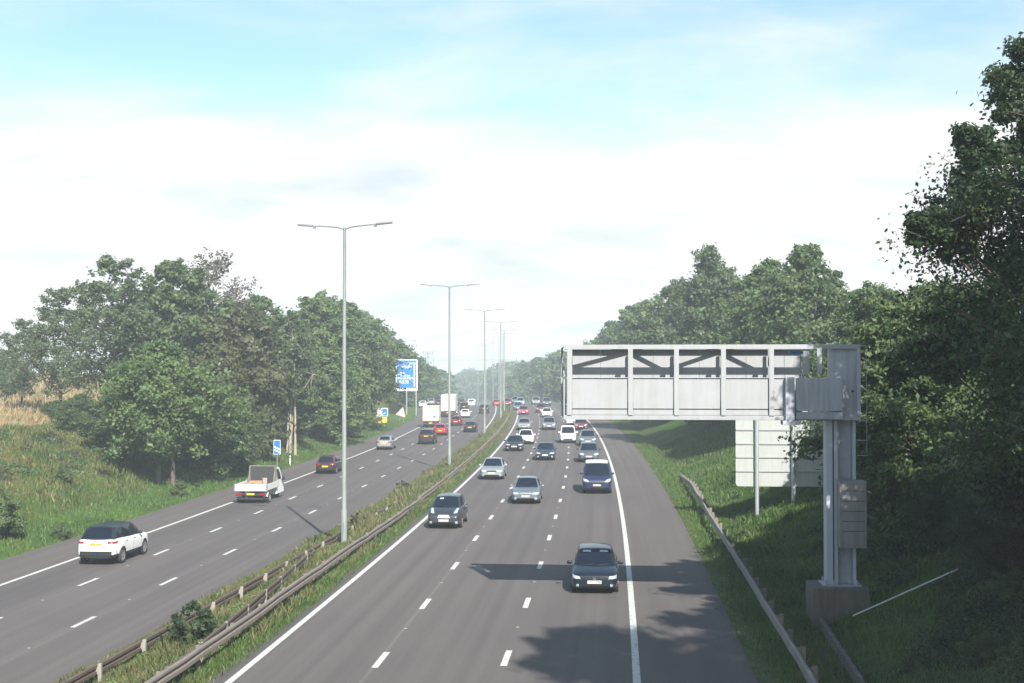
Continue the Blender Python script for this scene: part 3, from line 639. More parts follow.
# ------------------------------------------------------------------ gantry
GY = 44.4
def gx(px): return at_y(px, 400, GY)[0]
def gzv(py): return at_y(700, py, GY)[1]
xl, xr = gx(563.5), gx(860.5)
gan = empty('sign_gantry', (gx(842), GY + .5, gz(gx(842), GY)))
tag(gan, 'white and grey cantilever steel gantry reaching over the near lanes', 'gantry')
O = Vector(gan.location)
def gpart(name, mb, mat, parent=None, sm=None):
    me = mb.mesh(name, mat, sm); me.transform(Matrix.Translation(-O)); return link(name, me, parent or gan)
zt0, zb0, zm = gzv(344.6), gzv(420), gzv(377.5)
DEP = 1.02; YB = GY + DEP
c = MB(); c.box(((xl + xr) / 2, GY + .07, zt0 - .075), (xr - xl, .14, .15), bev=.008); gpart('top_chord', c, M['gantry'])
c = MB(); c.box(((xl + xr) / 2, YB - .09, zt0 - .081), (xr - xl - .01, .26, .15), bev=.008); gpart('rear_top_chord', c, M['gantry'])
c = MB(); c.box(((xl + xr) / 2, GY + .06, zb0 + .075), (xr - xl, .16, .15), bev=.008); gpart('bottom_chord', c, M['gantry'])
c = MB(); c.box(((xl + xr) / 2, GY + DEP / 2 + .1, zb0 + .03), (xr - xl - .02, DEP - .1, .05)); gpart('floor_plate', c, M['gantry'])
pxs = [569.5, 630.5, 676.5, 723.5, 771.5]
for i, p in enumerate(pxs):
    b = MB(); b.box((gx(p), GY - .01, (zt0 + zb0) / 2), (.16, .10, zt0 - zb0 - .30), bev=.006); gpart('upright', b, M['gantry'])
    b = MB(); b.box((gx(p) + .02, YB - .28, (zt0 + zm) / 2 - .1), (.1, .08, zt0 - zm - .1)); b.bar((gx(p) + .0, GY + .12, zt0 - .2), (gx(p) + .0, YB - .3, zt0 - .62), .08); gpart('brace', b, M['gantry'])
b = MB(); b.box((gx(819.5), GY + .0, (zt0 + zm) / 2), (.16, .10, zt0 - zm - .26), bev=.006); gpart('upright', b, M['gantryd'])
b = MB(); b.box((gx(810), YB - .1, (zt0 + zm) / 2), (.2, .12, zt0 - zm - .2)); gpart('upright', b, M['gantryd'])
ends = pxs + [793]
for i in range(5):                             # front cladding panels, with the groove above the bottom flange
    a, b2 = gx(ends[i]) + .08, gx(ends[i + 1]) - .08
    b = MB(); b.box(((a + b2) / 2, GY + .045, (zm + zb0 + .36) / 2 + .0), (b2 - a - .012, .03, zm - zb0 - .38), bev=.006)
    b.box(((a + b2) / 2, GY + .05, zb0 + .25), (b2 - a - .012, .03, .17)); gpart('cladding_panel', b, M['gantry'])
    g = MB(); g.box(((a + b2) / 2, GY + .03, zm - .008), (b2 - a, .1, .02)); gpart('panel_cap', g, M['gantryd'])
bays = pxs + [801]
for i in range(5):                             # rear cladding, two sheets per bay
    a, b2 = gx(bays[i]), gx(bays[i + 1]) * 1.025
    for k in range(2):
        x1 = a + (b2 - a) * k / 2; x2 = a + (b2 - a) * (k + 1) / 2
        b = MB(); b.box(((x1 + x2) / 2, YB + .06, (zt0 + zb0) / 2 - .06), (x2 - x1 - .012, .03, zt0 - zb0 - .14)); gpart('rear_panel', b, M['gantry'])
for i in range(4):                             # diagonal bracing in the plane of the top chords
    a, b2 = gx(bays[i]) + .1, gx(bays[i + 1]) - .1
    p, q = ((a, GY + .15, zt0 - .1), (b2, YB - .2, zt0 - .1)) if i % 2 == 0 else ((a, YB - .2, zt0 - .1), (b2, GY + .15, zt0 - .1))
    b = MB(); b.bar(p, q, .1, .08); gpart('diagonal_brace', b, M['gantry'])
b = MB(); b.box((xl + .02, GY + DEP / 2, (zm + zb0) / 2), (.04, DEP - .1, zm - zb0 - .1)); gpart('end_panel', b, M['gantry'])
b = MB(); b.tube([(xl, YB - .1, zm), (xl - .09, YB - .15, zt0 - .5), (xl - .06, GY + .3, zt0 - .12), (xl + .05, GY + .1, zt0 - .05)], .035, 8); b.tube([(xl - .05, GY + .3, zb0 + .1), (xl - .08, GY + .35, zm), (xl - .05, GY + .3, zt0 - .2)], .03, 8); gpart('end_hoop', b, M['gantry'], sm=50)
# right hand box: projecting cabinet panel, head of the column
b = MB(); b.box(((gx(786) + gx(793)) / 2, GY - .06, (zm + zb0) / 2 - .03), (gx(794) - gx(785), .22, zm - zb0 + .1), bev=.01); gpart('access_post', b, M['gantryd'])
b = MB(); b.box(((gx(795.5) + gx(842)) / 2, GY - .1, (zm + zb0 + .3) / 2), (gx(842) - gx(795.5), .14, zm - zb0 - .32), bev=.012); gpart('access_panel', b, M['gantryd'])
b = MB(); b.box(((gx(795.5) + gx(842)) / 2, GY - .08, zb0 + .16), (gx(842) - gx(795.5), .1, .24), bev=.008); gpart('panel_plinth', b, M['gantryd'])
b = MB(); b.box(((gx(782) + gx(800)) / 2, GY + .1, zb0 - .08), (gx(800) - gx(782), .6, .14), bev=.01); gpart('bracket', b, M['gantryd'])
b = MB(); b.box(((gx(832) + gx(858)) / 2, GY + .55, (zt0 + zb0) / 2 - .02), (gx(858) - gx(832), .9, zt0 - zb0 - .2), bev=.015); gpart('column_head', b, M['gantryd'])
b = MB(); b.box(((gx(857) + gx(860.5)) / 2, GY + .02, (zt0 + zb0) / 2), (.12, .12, zt0 - zb0 - .3)); gpart('upright', b, M['gantryd'])
h = MB(); h.lathe([(0, -.01), (.05, -.01), (.05, .03), (0, .03)], (0, 0, 0)); 
hb = MB(); hb.box((gx(853), GY + .08, gzv(391)), (.07, .05, .07), bev=.01); gpart('lock', hb, M['gap'])
hb = MB(); hb.box((gx(843), GY - .19, gzv(396)), (.05, .04, .14), bev=.01); gpart('handle', hb, M['white'])
# the blue beacon under the top chord
hb = MB(); hb.box((gx(797), GY + .35, gzv(352)), (.42, .12, .07), bev=.02); gpart('work_light', hb, M['blue'])
zg = gz(gx(838), GY)
zp = at_y(838, 587, GY)[1]
colL, colR = gx(827), gx(856.5)
b = MB(); b.box((colL + .19, GY + .55, (zp + zb0) / 2), (.38, .62, zb0 - zp + .12), bev=.01); b.box(((colL + colR) / 2 + .2, GY + .72, (zp + zb0) / 2), (colR - colL - .36, .3, zb0 - zp + .1)); b.box((colR - .04, GY + .5, (zp + zb0) / 2), (.1, .5, zb0 - zp + .1)); gpart('column', b, plain('gantry_column_paint', (.42, .47, .54), .5, .1, var=.1, scale=2))
b = MB()
for x in (gx(840.5), gx(851)): b.bar((x, GY + .4, zp + .3), (x, GY + .4, zb0), .03)
z = zp + .4
while z < zb0 - .1: b.bar((gx(840.5), GY + .4, z), (gx(851), GY + .4, z), .025); z += .29
gpart('ladder', b, M['galv'])
b = MB(); b.box(((colL + colR) / 2, GY + .55, zp + .03), (1.25, 1.0, .05)); gpart('base_plate', b, M['gantryd'])
for sx in (-.5, -.25, .25, .5):
    for sy in (-.38, .38):
        b = MB(); b.tube([((colL + colR) / 2 + sx, GY + .55 + sy, zp + .05), ((colL + colR) / 2 + sx, GY + .55 + sy, zp + .2)], .03, 8); gpart('anchor_bolt', b, M['galv'])
b = MB(); b.box(((gx(837.5) + gx(864.5)) / 2, GY - .05, (at_y(840, 480, GY)[1] + at_y(840, 547, GY)[1]) / 2), (gx(864.5) - gx(837.5), .55, at_y(840, 480, GY)[1] - at_y(840, 547, GY)[1]), bev=.02); cb = gpart('cabinet', b, M['cab'])
b = MB(); b.box(((gx(838.5) + gx(863.5)) / 2, GY - .335, at_y(840, 513, GY)[1]), (gx(863) - gx(839), .02, 2.0), bev=.006); gpart('cabinet_door', b, M['cab'], cb)
for i in range(5):
    b = MB(); b.box((gx(851), GY - .348, at_y(840, 490 + i * 10, GY)[1]), (.7, .012, .02)); gpart('vent', b, M['gap'], cb)
b = MB()
for pz in (345.8, 377, 402, 420.5, 440, 455): b.bar((gx(857), GY + .1, gzv(pz)), (gx(869), GY + .25, gzv(pz)), .022)
b.bar((gx(868), GY + .25, gzv(350)), (gx(868), GY + .25, gzv(452)), .014); gpart('ladder_cage', b, M['gantryd'])
b = MB(); b.tube([(gx(834), GY + .2, zp + .1), (gx(834), GY + .22, zb0)], .02, 6); gpart('cable', b, M['gap'])
pl = MB(); px1, px2 = gx(811), gx(867); pl.box(((px1 + px2) / 2, GY + .55, (zp + zg - .5) / 2), (px2 - px1, 1.7, zp - zg + .5), bev=.03); tag(pl.build('concrete_plinth', M['conc']), 'stained concrete block carrying the gantry column', 'plinth')
k = MB(); ya = GY - .3
for i in range(9): k.box((gx(818) + .02 * i - (.05 * i), ya - .55 - i * 1.05, gz(6.7, ya) + .12 - .0 * i), (.14, .98, .34), rz=.02 * (i % 3 - 1), bev=.02)
tag(k.build('edging_kerb', M['conc']), 'mossy concrete edging running from the gantry plinth beside the ditch', 'kerb edging')
# small triangular warning plate etc are left out; the loose white tube on the bank
xa, ya = on_plane(853, 619, .55); xb, yb = on_plane(958, 574, 2.2)
t = MB(); t.tube([(xa, ya, .55 + .1), ((xa + xb) / 2, (ya + yb) / 2, 1.40 + .1), (xb, yb, 2.2 + .15)], .024, 8); tag(t.build('handrail', M['tube'], sm=50), 'thin pale handrail tube slanting up the dark grass bank', 'handrail')

# ------------------------------------------------------------------ signs
def rrect(w, h, r, n=5):
    P_ = []
    for cx, cy, a0 in ((w / 2 - r, h / 2 - r, 0), (-w / 2 + r, h / 2 - r, 90), (-w / 2 + r, -h / 2 + r, 180), (w / 2 - r, -h / 2 + r, 270)):
        for i in range(n + 1): a = R(a0 + 90 * i / n); P_.append((cx + r * math.cos(a), cy + r * math.sin(a)))
    return P_
FACE = Matrix.Rotation(R(90), 4, 'X')          # local XY -> world XZ, local +Z -> world -Y (towards the traffic from the camera's side)
SY = 72.; sx0, sz0 = at_y(736, 486.5, SY); sx1 = at_y(833, 486, SY)[0]; szt = 6.35
sg = empty('road_sign', (at_y(757, 515, SY)[0], SY, gz(7.5, SY)), 0); O2 = Vector(sg.location)
tag(sg, 'back of a large pale road sign with horizontal battens, seen under the gantry', 'road sign')
b = MB(); b.prism(rrect(sx1 - sx0, szt - sz0, .18), .04, Matrix.Translation(Vector(((sx0 + sx1) / 2, SY + .2, (szt + sz0) / 2)) - O2) @ FACE); b.build('panel', M['signback'], sg)
for i, pz in enumerate((430, 444, 457.5, 471.5, 415, 402)):
    z = at_y(780, pz, SY)[1]; b = MB(); b.box(Vector(((sx0 + sx1) / 2, SY + .13, z)) - O2, (sx1 - sx0 - .04, .06, .07)); b.build('batten', M['batten'], sg)
for pp in (757, 793.5):
    x = at_y(pp, 500, SY)[0]; zg2 = gz(x, SY); b = MB(); b.tube([Vector((x, SY, zg2 - .3)) - O2, Vector((x, SY, szt - .1)) - O2], .11, 12); b.build('post', M['galv'], sg, sm=50)
# large blue direction sign on the far bank
DY = 242.; dx0, dzt = at_y(396, 359.5, DY); dx1, dzb = at_y(417.5, 391, DY); W_, H_ = dx1 - dx0, dzt - dzb
cx, cz = (dx0 + dx1) / 2, (dzt + dzb) / 2
ds = empty('direction_sign', (cx, DY, gz(cx - float(S(DY)), DY))); O3 = Vector(ds.location)
tag(ds, 'large blue motorway direction sign on two posts on the far bank', 'direction sign')
def face(dy): return Matrix.Translation(Vector((cx, DY - dy, cz)) - O3) @ FACE
b = MB(); b.prism(rrect(W_, H_, .25), .06, face(0)); b.build('panel', M['white'], ds)
b = MB(); b.prism(rrect(W_ - .34, H_ - .66, .2), .02, face(.065)); 
bl = b.build('blue_field', M['blue'], ds); bl.location.z += .2; 
b = MB(); b.prism(rrect(.9, .55, .1), .015, face(.09)); o = b.build('junction_box', M['dkblue'], ds); o.location = (-W_ / 2 + .75, 0, H_ / 2 - .62)
for txt, size, ox, oz in (('Manchester', .50, .35, 2.35), ('M56', .55, -.3, 1.58), ('Hale', .5, -.95, .45), ('Wilmslow', .5, -.55, -.05), ('Macclesfield', .5, -.25, -.55), ('A538', .72, -.55, -1.3)):
    me = text_mesh(txt, size * 1.25, 'lettering', M['white'], .95); o = link('lettering', me, ds); o.matrix_local = Matrix.Translation(Vector((cx + ox * W_ / 4, DY - .1, cz + oz * H_ / 6.1)) - O3) @ FACE
b = MB(); b.box(Vector((cx + W_ * .36, DY - .1, cz + .0)) - O3, (.2, .02, H_ * .72)); b.bar(Vector((cx + W_ * .36, DY - .1, cz - H_ * .26)) - O3, Vector((cx + W_ * .12, DY - .1, cz - H_ * .13)) - O3, .24, .02); b.build('route_arrow', M['white'], ds)
b = MB(); b.prism([(0, .42), (.09, .2), (.42, .02), (.42, -.1), (.09, 0), (.07, -.28), (.2, -.4), (-.2, -.4), (-.07, -.28), (-.09, 0), (-.42, -.1), (-.42, .02), (-.09, .2)], .02, Matrix.Translation(Vector((cx + W_ * .12, DY - .1, cz + H_ * .27)) - O3) @ FACE); b.build('aeroplane_symbol', M['white'], ds)
for pp in (406.5, 416):
    x = at_y(pp, 400, DY)[0]; b = MB(); b.tube([Vector((x, DY + .12, gz(x - float(S(DY)), DY) - .3)) - O3, Vector((x, DY + .12, dzt - .3)) - O3], .12, 10); b.build('post', M['galv'], ds, sm=50)
# countdown marker
cx, cy_ = on_plane(277, 467, -.45); x0, zt = at_y(273.7, 440, cy_); x1, zb = at_y(280.5, 454.5, cy_); cx = (x0 + x1) / 2
cs = empty('countdown_marker', (cx, cy_, gz(cx - float(S(cy_)), cy_))); O4 = Vector(cs.location)
tag(cs, 'small blue countdown marker sign with two white slanting bars on the far verge', 'road sign')
fc = lambda d: Matrix.Translation(Vector((cx, cy_ - d, (zt + zb) / 2)) - O4) @ FACE
b = MB(); b.prism(rrect(x1 - x0, zt - zb, .06), .03, fc(0)); b.build('panel', M['white'], cs)
b = MB(); b.prism(rrect(x1 - x0 - .07, zt - zb - .07, .05), .008, fc(.032)); b.build('blue_field', M['blue'], cs)
for dz in (-.12, -.38):
    b = MB(); w = (x1 - x0) * .38; b.prism([(-w, .1 + dz), (w, -.12 + dz), (w, -.0 + dz), (-w, .22 + dz)], .006, fc(.042)); b.build('bar', M['white'], cs)
b = MB(); b.tube([Vector((cx, cy_ + .06, O4.z - .2)) - O4, Vector((cx, cy_ + .06, zt - .1)) - O4], .045, 8); b.build('post', M['lampd'], cs)
# blue/white panel over yellow panel
yy = 192.; 
def flat_sign(name, label, px0, py0, px1, py1, Y, mat, extra, posts, cat='road sign', rr=.08, tilt=0.):
    x0, zt = at_y(px0, py0, Y); x1, zb = at_y(px1, py1, Y); cx, cz = (x0 + x1) / 2, (zt + zb) / 2
    o = empty(name, (cx, Y, gz(cx - float(S(Y)), Y))); Oq = Vector(o.location); tag(o, label, cat)
    f = lambda d: Matrix.Translation(Vector((cx, Y - d, cz)) - Oq) @ Matrix.Rotation(tilt, 4, 'Y') @ FACE
    b = MB(); b.prism(rrect(x1 - x0, zt - zb, rr), .04, f(0)); b.build('panel', mat, o)
    extra(o, f, x1 - x0, zt - zb)
    for k in posts:
        b = MB(); x = cx + k * (x1 - x0); b.tube([Vector((x, Y + .06, Oq.z - .2)) - Oq, Vector((x, Y + .06, zt - .15)) - Oq], .04, 8); b.build('post', M['lampd'], o)
    return o
def ex_blue(o, f, w, h):
    b = MB(); b.prism([(w * .0, -h * .42), (w * .45, -h * .42), (w * .45, h * .42), (w * .0, h * .42)], .01, f(.045)); b.build('blue_field', M['blue'], o)
    b = MB(); b.prism([(w * .07, -h * .3), (w * .3, -h * .12), (w * .3, -h * .02), (w * .07, -h * .2)], .006, f(.058)); b.build('white_stripe', M['white'], o)
    b = MB(); b.prism([(-w * .45, -h * .4), (-w * .05, -h * .4), (-w * .05, -h * .1), (-w * .45, -h * .25)], .006, f(.046)); b.build('pale_field', M['fadered'], o)
def ex_yel(o, f, w, h):
    for k, (a, b2) in enumerate(((-.4, -.12), (-.06, .12), (.17, .4))):
        for q in (-.12, .2):
            b = MB(); b.prism([(w * a, h * (q - .07)), (w * b2, h * (q - .07)), (w * b2, h * (q + .07)), (w * a, h * (q + .07))], .006, f(.046)); b.build('faded_text_line', M['wood'], o)
flat_sign('road_sign', 'blue and white panel sign on the far verge, above the yellow one', 376.3, 408, 388, 416.3, yy, M['white'], ex_blue, (-.3, .3))
flat_sign('road_sign', 'yellow temporary sign with faded text on the far verge', 375, 417.2, 387, 422.8, yy - .4, M['yellow'], ex_yel, (-.3, .3))
ty = 212.; xw, zw = at_y(401.5, 412.6, ty); tw = 1.7
ts = empty('warning_sign', (xw, ty, gz(xw - float(S(ty)), ty))); O5 = Vector(ts.location); tag(ts, 'tilted white triangular warning sign with faded red edge on the far verge', 'warning sign')
tm = lambda d: Matrix.Translation(Vector((xw, ty - d, zw)) - O5) @ Matrix.Rotation(.28, 4, 'Y') @ FACE
tri = lambda s: [(s * .5, -s * .33), (0, s * .54), (-s * .5, -s * .33)]
b = MB(); b.prism(tri(tw), .04, tm(0)); b.build('panel', M['fadered'], ts)
b = MB(); b.prism(tri(tw * .78), .01, tm(.045)); b.build('white_field', M['white'], ts)
b = MB(); b.prism([(-.08, -.25), (.08, -.25), (.06, .15), (-.06, .15)], .008, tm(.058)); b.build('symbol', M['lampd'], ts)
for k in (-.35, .35):
    b = MB(); b.tube([Vector((xw + k, ty + .08, O5.z - .2)) - O5, Vector((xw + k * .5, ty + .06, zw)) - O5], .035, 8); b.build('leg', M['lampd'], ts)
# delineator posts on the far verge
for px, py, lab in ((228.5, 469, 'white marker post on the far verge behind the flatbed truck'), (290, 463.5, 'white marker post on the far verge beside the countdown sign')):
    x, y = on_plane(px, py, -.55); o = empty('marker_post', (x, y, gz(x - float(S(y)), y))); tag(o, lab, 'marker post', 'verge marker posts')
    b = MB(); b.box((0, 0, .4), (.09, .05, 1.0), bev=.02); b.build('post', M['white'], o); b = MB(); b.box((0, -.03, .72), (.06, .012, .1)); b.build('reflector', M['red_lens'], o)
# mast and the distant overhead gantry
x, zt = at_y(428, 352, 470); g = gz(x - float(S(470)), 470); o = empty('radio_mast', (x, 470, g)); tag(o, 'slim radio mast with a small cross head above the far trees', 'mast')
b = MB(); b.tube([(0, 0, 0), (0, 0, zt - g)], [.28, .2], 8); b.build('pole', M['lamp'], o); b = MB(); b.box((0, 0, zt - g - .7), (3.4, .25, .25)); b.box((0, 0, zt - g - 1.8), (2.2, .25, .25))
for k in (-1.6, -.8, 0, .8, 1.6): b.box((k, 0, zt - g - .2), (.3, .3, 1.0))
b.build('head', M['lampd'], o)
Yg = 610.; xa, za = at_y(433.5, 360, Yg); xb, zb_ = at_y(516.5, 360.5, Yg); o = empty('overhead_gantry', ((xa + xb) / 2, Yg, 0)); tag(o, 'thin portal gantry spanning both carriageways far round the bend', 'gantry'); Og = Vector(o.location)
for x in (xa, xb):
    b = MB(); b.tube([Vector((x, Yg, -1)) - Og, Vector((x, Yg, za + 1.2)) - Og], .2, 8); b.build('post', M['lamp'], o)
b = MB(); b.bar(Vector((xa, Yg, za)) - Og, Vector((xb, Yg, za)) - Og, .3); b.build('beam', M['lamp'], o)
# ------------------------------------------------------------------ vehicles
def interp(tab, y): return float(np.interp(y, [t[0] for t in tab], [t[1] for t in tab]))
def loft_body(sp):
    """Lower body shell from front (y=0) to rear (y=L); wheel tunnels are cut out."""
    L = sp['L']; ys = [0, .02, .08, .18, .32, .5] + list(np.linspace(.75, L - .75, 11)) + [L - .5, L - .32, L - .18, L - .08, L - .02, L]
    V = []; Fc = []; prof = [(0, 0, 1), (.62, 0, 1), (.9, .02, 1), (.97, .12, 1), (1., .34, 1), (1.0, .60, 1), (.985, .80, 1), (.95, .93, 1), (.86, 1., 1), (.5, 1.03, 1), (0, 1.045, 1)]
    n = None
    for y in ys:
        zt, zb, w = interp(sp['top'], y), interp(sp['bot'], y), interp(sp['hw'], y); h = zt - zb
        half = [(a * w, zb + min(b, 1) * h + max(0, b - 1) * .9 * min(1, h)) for a, b, _ in prof]
        ring = half + [(-x, z) for x, z in half[-2:0:-1]]; n = len(ring); V += [(x, y, z) for x, z in ring]
    k = len(ys)
    for i in range(k - 1):
        for j in range(n): Fc.append((i * n + j, i * n + (j + 1) % n, (i + 1) * n + (j + 1) % n, (i + 1) * n + j))
    for e in (0, (k - 1) * n):                  # end faces as strips of quads
        for j in range(n // 2): Fc.append(tuple(e + q for q in (j, j + 1, n - j - 1, (n - j) % n) if True) if j else (e, e + 1, e + n - 1))
    Fc2 = []
    for f in Fc:
        g = []
        for q in f:
            if q not in g: g.append(q)
        if len(g) > 2: Fc2.append(tuple(g))
    me = bpy.data.meshes.new('body'); me.from_pydata(V, [], Fc2); bm = bmesh.new(); bm.from_mesh(me); bmesh.ops.recalc_face_normals(bm, faces=bm.faces)
    bmesh.ops.subdivide_edges(bm, edges=[], cuts=1); bm.to_mesh(me); bm.free(); me.materials.append(M['black']); 
    o = bpy.data.objects.new('body', me); COL.objects.link(o); s = o.modifiers.new('s', 'SUBSURF'); s.levels = 1; s.render_levels = 1
    cuts = []
    for wy in sp['axles']:
        c = MB(); c.lathe([(0, -2), (sp['wr'] + .05, -2), (sp['wr'] + .05, 2), (0, 2)], (0, wy, sp['wr'] + .01), n=28); cm = c.mesh('cut', M['black'])
        co = bpy.data.objects.new('cut', cm); COL.objects.link(co); b = o.modifiers.new('b', 'BOOLEAN'); b.object = co; b.operation = 'DIFFERENCE'; b.solver = 'EXACT'; b.material_mode = 'TRANSFER'; cuts.append(co)
    me.materials.clear(); me.materials.append(None)
    dg = bpy.context.evaluated_depsgraph_get(); m2 = bpy.data.meshes.new_from_object(o.evaluated_get(dg)); m2.name = 'body'
    bpy.data.objects.remove(o)
    for c in cuts: bpy.data.objects.remove(c)
    m2.materials.clear(); m2.materials.append(M['black']); m2.materials.append(M['black'])
    # faces that belong to the wheel tunnels stay black
    for p in m2.polygons:
        c = p.center; inn = False
        for wy in sp['axles']:
            d = math.hypot(c.y - wy, c.z - sp['wr'] - .01)
            if d < sp['wr'] + .06 and abs(p.normal.x) < .5 and ((c.y - wy) * p.normal.y + (c.z - sp['wr']) * p.normal.z) < 0: inn = True
        p.material_index = 1 if inn or c.z < sp.get('clad', .27) else 0
    return smooth(m2, 38)
def cabin_funcs(c):
    """c: base_front(y,z,hw) roof_front roof_rear base_rear, bulges -> patch functions"""
    bf, rf, rr, br = c['bf'], c['rf'], c['rr'], c['br']; b1, b2, b3, b4 = c.get('bulge', (.2, .12, .1, .12)); cr = c.get('crown', .045); lift = c.get('lift', .03)
    q = lambda u: 1 - (2 * u - 1) ** 2
    def WS(u, v):
        hw = bf[2] + (rf[2] - bf[2]) * v; y = bf[0] + (rf[0] - bf[0]) * v - q(u) * (b1 + (b2 - b1) * v); z = bf[1] + (rf[1] - bf[1]) * v + q(u) * cr * v + .03 * math.sin(math.pi * v)
        return Vector(((2 * u - 1) * hw, y, z))
    def RW(u, v):
        hw = br[2] + (rr[2] - br[2]) * v; y = br[0] + (rr[0] - br[0]) * v + q(u) * (b4 + (b3 - b4) * v); z = br[1] + (rr[1] - br[1]) * v + q(u) * cr * v + .03 * math.sin(math.pi * v)
        return Vector(((1 - 2 * u) * hw, y, z))
    def RF(u, v):
        hw = rf[2] + (rr[2] - rf[2]) * v + .015 * math.sin(math.pi * v); y0 = rf[0] - q(u) * b2; y1 = rr[0] + q(u) * b3; y = y0 + (y1 - y0) * v
        return Vector(((2 * u - 1) * hw, y, rf[1] + (rr[1] - rf[1]) * v + q(u) * cr + lift * math.sin(math.pi * v)))
    def SD(sg):
        def f(s, t):
            yb = bf[0] + (br[0] - bf[0]) * s; zb = bf[1] + (br[1] - bf[1]) * s; hb = bf[2] + (br[2] - bf[2]) * s + .05 * math.sin(math.pi * s)
            yt = rf[0] + (rr[0] - rf[0]) * s; zt = rf[1] + (rr[1] - rf[1]) * s + lift * math.sin(math.pi * s); ht = rf[2] + (rr[2] - rf[2]) * s + .015 * math.sin(math.pi * s)
            return Vector((sg * (hb + (ht - hb) * t + .03 * math.sin(math.pi * t) * math.sin(math.pi * min(1, max(0, s))) ), yb + (yt - yb) * t, zb + (zt - zb) * t))
        return f
    return WS, RW, RF, SD(-1), SD(1)
def patch(f, u0, u1, v0, v1, nu=10, nv=8, off=0., cen=None, slant=(0, 0)):
    V = []; 
    for j in range(nv + 1):
        for i in range(nu + 1):
            v = v0 + (v1 - v0) * j / nv; u = u0 + (u1 - u0) * i / nu; p = f(u, v)
            if off:
                n = (f(u + .01, v) - f(u - .01, v)).cross(f(u, v + .01) - f(u, v - .01)).normalized()
                if cen is not None and n.dot(p - cen) < 0: n = -n
                p = p + n * off
            V.append(p)
    return V, [(j * (nu + 1) + i, j * (nu + 1) + i + 1, (j + 1) * (nu + 1) + i + 1, (j + 1) * (nu + 1) + i) for j in range(nv) for i in range(nu)]
def merged(mb, name, ang=45):
    me = bpy.data.meshes.new(name); me.from_pydata(mb.v, [], mb.f); bm = bmesh.new(); bm.from_mesh(me); bmesh.ops.remove_doubles(bm, verts=bm.verts, dist=.004)
    bmesh.ops.recalc_face_normals(bm, faces=bm.faces); bm.to_mesh(me); bm.free(); me.materials.append(M['black']); return smooth(me, ang)
def cast(bvh, quad, origin, dr, name, off=.008, nu=8, nv=4):
    """A panel that hugs the shell: quad corners in the plane across the casting direction."""
    dr = Vector(dr).normalized(); V = []
    for j in range(nv + 1):
        for i in range(nu + 1):
            a = Vector(quad[0]).lerp(Vector(quad[1]), i / nu); b = Vector(quad[3]).lerp(Vector(quad[2]), i / nu); p = a.lerp(b, j / nv)
            h = bvh.ray_cast(p + dr * -3, dr, 8)
            if h[0] is None: h = bvh.find_nearest(p)
            n = h[1] if h[1].dot(dr) < 0 else -h[1]
            V.append(h[0] + n * off)
    mb = MB(); mb.add(V, [(j * (nu + 1) + i, j * (nu + 1) + i + 1, (j + 1) * (nu + 1) + i + 1, (j + 1) * (nu + 1) + i) for j in range(nv) for i in range(nu)])
    return mb.mesh(name, M['black'], 60)
def wheel_meshes(r, w, spokes=5):
    t = MB(); t.lathe([(r * .66, -w / 2), (r * .93, -w / 2), (r, -w * .32), (r, w * .32), (r * .93, w / 2), (r * .66, w / 2)], n=28); t.lathe([(0, w * .12), (r * .68, w * .12)], n=28); t.lathe([(0, -w * .12), (r * .68, -w * .12)], n=28)
    m = MB(); m.lathe([(r * .56, w * .5 - .01), (r * .67, w * .5 + .004), (r * .67, -w * .5 - .004), (r * .56, -w * .5 + .01), (r * .58, 0), (r * .56, w * .5 - .01)], n=28)
    for sx in (-1, 1):
        m.lathe([(0, sx * w * .44), (r * .15, sx * w * .44), (r * .15, sx * w * .2)], n=12)
        for k in range(spokes):
            a = 2 * math.pi * k / spokes + .3; m.box((sx * w * .38, math.sin(a) * r * .35, math.cos(a) * r * .35), (.03, r * .15, r * .52), mat=Matrix.Rotation(-a, 4, 'X'))
    return t.mesh('wheel', M['tyre'], 40), m.mesh('rim', M['alloy'], 40)
ARCH = {}
